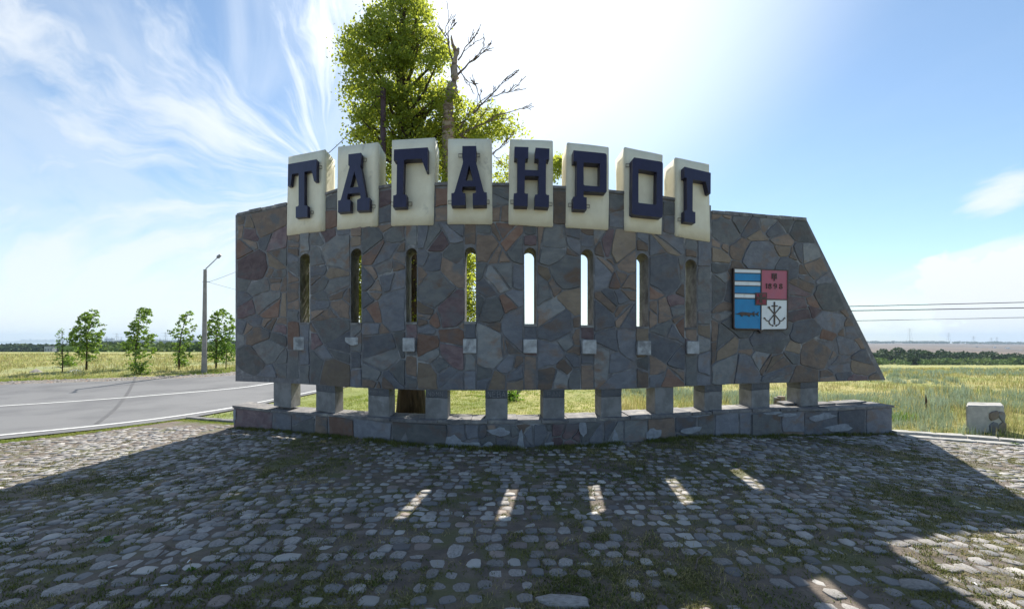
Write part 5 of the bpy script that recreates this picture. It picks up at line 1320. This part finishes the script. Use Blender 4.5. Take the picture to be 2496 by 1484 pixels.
for x, D, h, w, l in ((z7x(1030), 420, 21, 5, 'portal-like pylon of the substation between the second and third trees'), (z7x(1460), 420, 22, 5, 'narrow lattice pylon right of the third roadside tree'), (z7x(940), 430, 18, 4, 'small pylon at the substation\'s left end'),
                   (z7x(985), 440, 17, 4, 'second small pylon of the substation'), (z7x(1710), 440, 20, 4, 'pylon seen left of the street lamp'), (z7x(1640), 700, 24, 5, 'faint far pylon behind the thin open tree'), (z7x(1070), 460, 18, 4, 'pylon just left of the third roadside tree'), (z7x(1410), 650, 20, 5, 'far pylon right of the third roadside tree')):
    pylon(x, 0, D, h, w, l)
for x, D, h, w, l in (((3200 + 778 / 2.473) / 1.585, 3100, 105, 26, 'leftmost hazy pylon on the right horizon'), ((3200 + 1150 / 2.473) / 1.585, 3150, 75, 20, 'second hazy pylon on the right horizon'), ((3200 + 1388 / 2.473) / 1.585, 3200, 55, 18, 'third, smaller hazy pylon on the right horizon'), ((3200 + 1558 / 2.473) / 1.585, 3200, 45, 14, 'fourth tiny pylon on the right horizon'), ((3200 + 1610 / 2.473) / 1.585, 3200, 50, 14, 'fifth tiny pylon on the right horizon')):
    pylon(x, 0, D, h, w, l)
# substation sheds and far town houses
def house(x, D, w, h, z, label, grp, nwin=4, dp=None):
    X = (x - CX) / K * D; t = thing('far_building', label, 'building', (X, D, z), grp); dp = dp or w * .5
    mb = MB(); mb.box((X, D, z + h / 2), (w, dp, h)); mb.build('wall', M['house'], t); mb = MB(); mb.box((X, D, z + h + h * .04), (w * 1.03, dp * 1.03, h * .08)); mb.build('roof', M['roof'], t)
    for k in range(nwin): mb = MB(); mb.box((X + w * ((k + .5) / nwin - .5), D - dp / 2 - .02, z + h * .55), (w / nwin * .5, .1, h * .35)); mb.build('window', M['roof'], t)
for k, (x, w, h) in enumerate(((z7x(895), 9, 4), (z7x(960), 12, 5), (z7x(1060), 14, 4.5), (z7x(930), 8, 3), (z7x(445), 6, 5))):
    D = 330; X = (x - CX) / K * D; house(x, D, w, h, gz(X, D) + 3, ['small pale shed at the left end of the substation', 'widest white shed of the substation', 'pale low shed right of the substation pylons', 'lowest pale hut at the substation', 'tiny white hut left of the leftmost sapling'][k], 'sheds of the substation', 3)
desc = ['pale block on the far headland, leftmost', 'second pale block on the headland', 'third pale block on the headland', 'fourth pale block on the headland', 'longest pale block on the headland', 'pale block on the headland just left of the sapling']
for k, x in enumerate((58, 75, 92, 112, 128, 150)): D = 7990; X = (x - CX) / K * D; house(x, D, random.uniform(30, 70) * (1.5 if k == 4 else 1), random.uniform(14, 24), P(x, 829.5, D).z, desc[k] , 'buildings on the far headland', 3)
desc = ['hazy block on the skyline between the second and third trees, left one', 'hazy wide block on the skyline above the substation', 'hazy block on the skyline left of the third tree', 'hazy block on the skyline right of the third tree', 'hazy long block on the skyline left of the thin tree', 'hazy block on the skyline behind the thin tree', 'hazy block on the skyline near the street lamp', 'pale block low in the town near the thin tree', 'pale block low in the town above the substation', 'pale block low in the town right of the third tree']
for k, (x, D, w, h, yb) in enumerate(((243, 3700, 40, 18, 832), (267, 3700, 60, 24, 832), (296, 3700, 36, 14, 833), (375, 3700, 50, 18, 832), (392, 3700, 70, 16, 833), (425, 3700, 40, 16, 833), (470, 3700, 50, 20, 833), (440, 2000, 30, 12, 842), (275, 1900, 28, 10, 843), (400, 2100, 26, 9, 842))):
    house(x, D, w, h, P(x, yb, D).z, desc[k], 'buildings of the far town', 4)
# far road with cars on the ploughed hill
def car(x, y, D, L, label):
    c = P(x, y, D); t = thing('far_car', label, 'car', tuple(c), 'vehicles on the far road'); mb = MB(); mb.box((c.x, D, c.z + 1.2), (L, 2.2, 1.6)); mb.build('body', M['whitep'], t); mb = MB(); mb.box((c.x + .2, D, c.z + 2.5), (L * .6, 1.8, 1.1)); mb.build('cabin', M['whitep'], t)
    for s in (-1, 1): mb = MB(); mb.tube([(c.x + s * L * .32, D - 1.2, c.z + .4), (c.x + s * L * .32, D + 1.2, c.z + .4)], [.6, .6], 8); mb.build('wheel', M['wire'], t)
r8 = lambda x, y: ((3200 + x / 2.473) / 1.585, (900 + y / 2.473) / 1.585)
def hit(x, y):
    # where the view line meets the terrain
    D = 500.0
    while D < 4000:
        X = (x - CX) / K * D
        if H - (y - HY) / K * D <= gz(X, D) + .3: return D
        D *= 1.01
    return 2500.0
Lr = [r8(1380, 1083), r8(1480, 1092), r8(1600, 1099), r8(1720, 1106), r8(1870, 1118)]
A_, B_ = [], []
for x, y in Lr:
    D = hit(x, y); X = (x - CX) / K * D; A_.append((X, D - 9, gz(X, D - 9) + .8)); B_.append((X, D + 9, gz(X, D + 9) + .8))
o = mesh('far_road', A_ + B_, [(i, i + 1, i + 1 + len(Lr), i + len(Lr)) for i in range(len(Lr) - 1)], M['asphalt']); o['kind'] = 'structure'
for (x, y, L, l) in ((1420, 1088, 6, 'tiny white car on the far road, leftmost'), (1590, 1098, 9, 'tiny white van on the far road, middle one'), (1715, 1105, 12, 'white lorry on the far road, rightmost')):
    a, b_ = r8(x, y); D = hit(a, b_) - 4; X = (a - CX) / K * D; c = Vector((X, D, gz(X, D) + .8)); yy = HY + (H - c.z) / D * K; car(a, yy, D, L, l)

# ---------------------------------------------------------------- air
hzb = MB(); hzb.box((-1200, 4300, 35), (26000, 9400 , 200)); hz_o = None
hm = bpy.data.materials.new('haze_air'); hm.use_nodes = True; T = NT(hm.node_tree); T.n.clear(); out = T.new('ShaderNodeOutputMaterial'); pv_ = T.new('ShaderNodeVolumePrincipled')
pv_.inputs['Color'].default_value = (.66, .82, 1.0, 1); pv_.inputs['Density'].default_value = .00013; pv_.inputs['Anisotropy'].default_value = .0; T.l.new(pv_.outputs[0], out.inputs['Volume'])
hz_o = hzb.build('haze', hm); hz_o['kind'] = 'stuff'; hz_o['label'] = 'thin pale air haze'
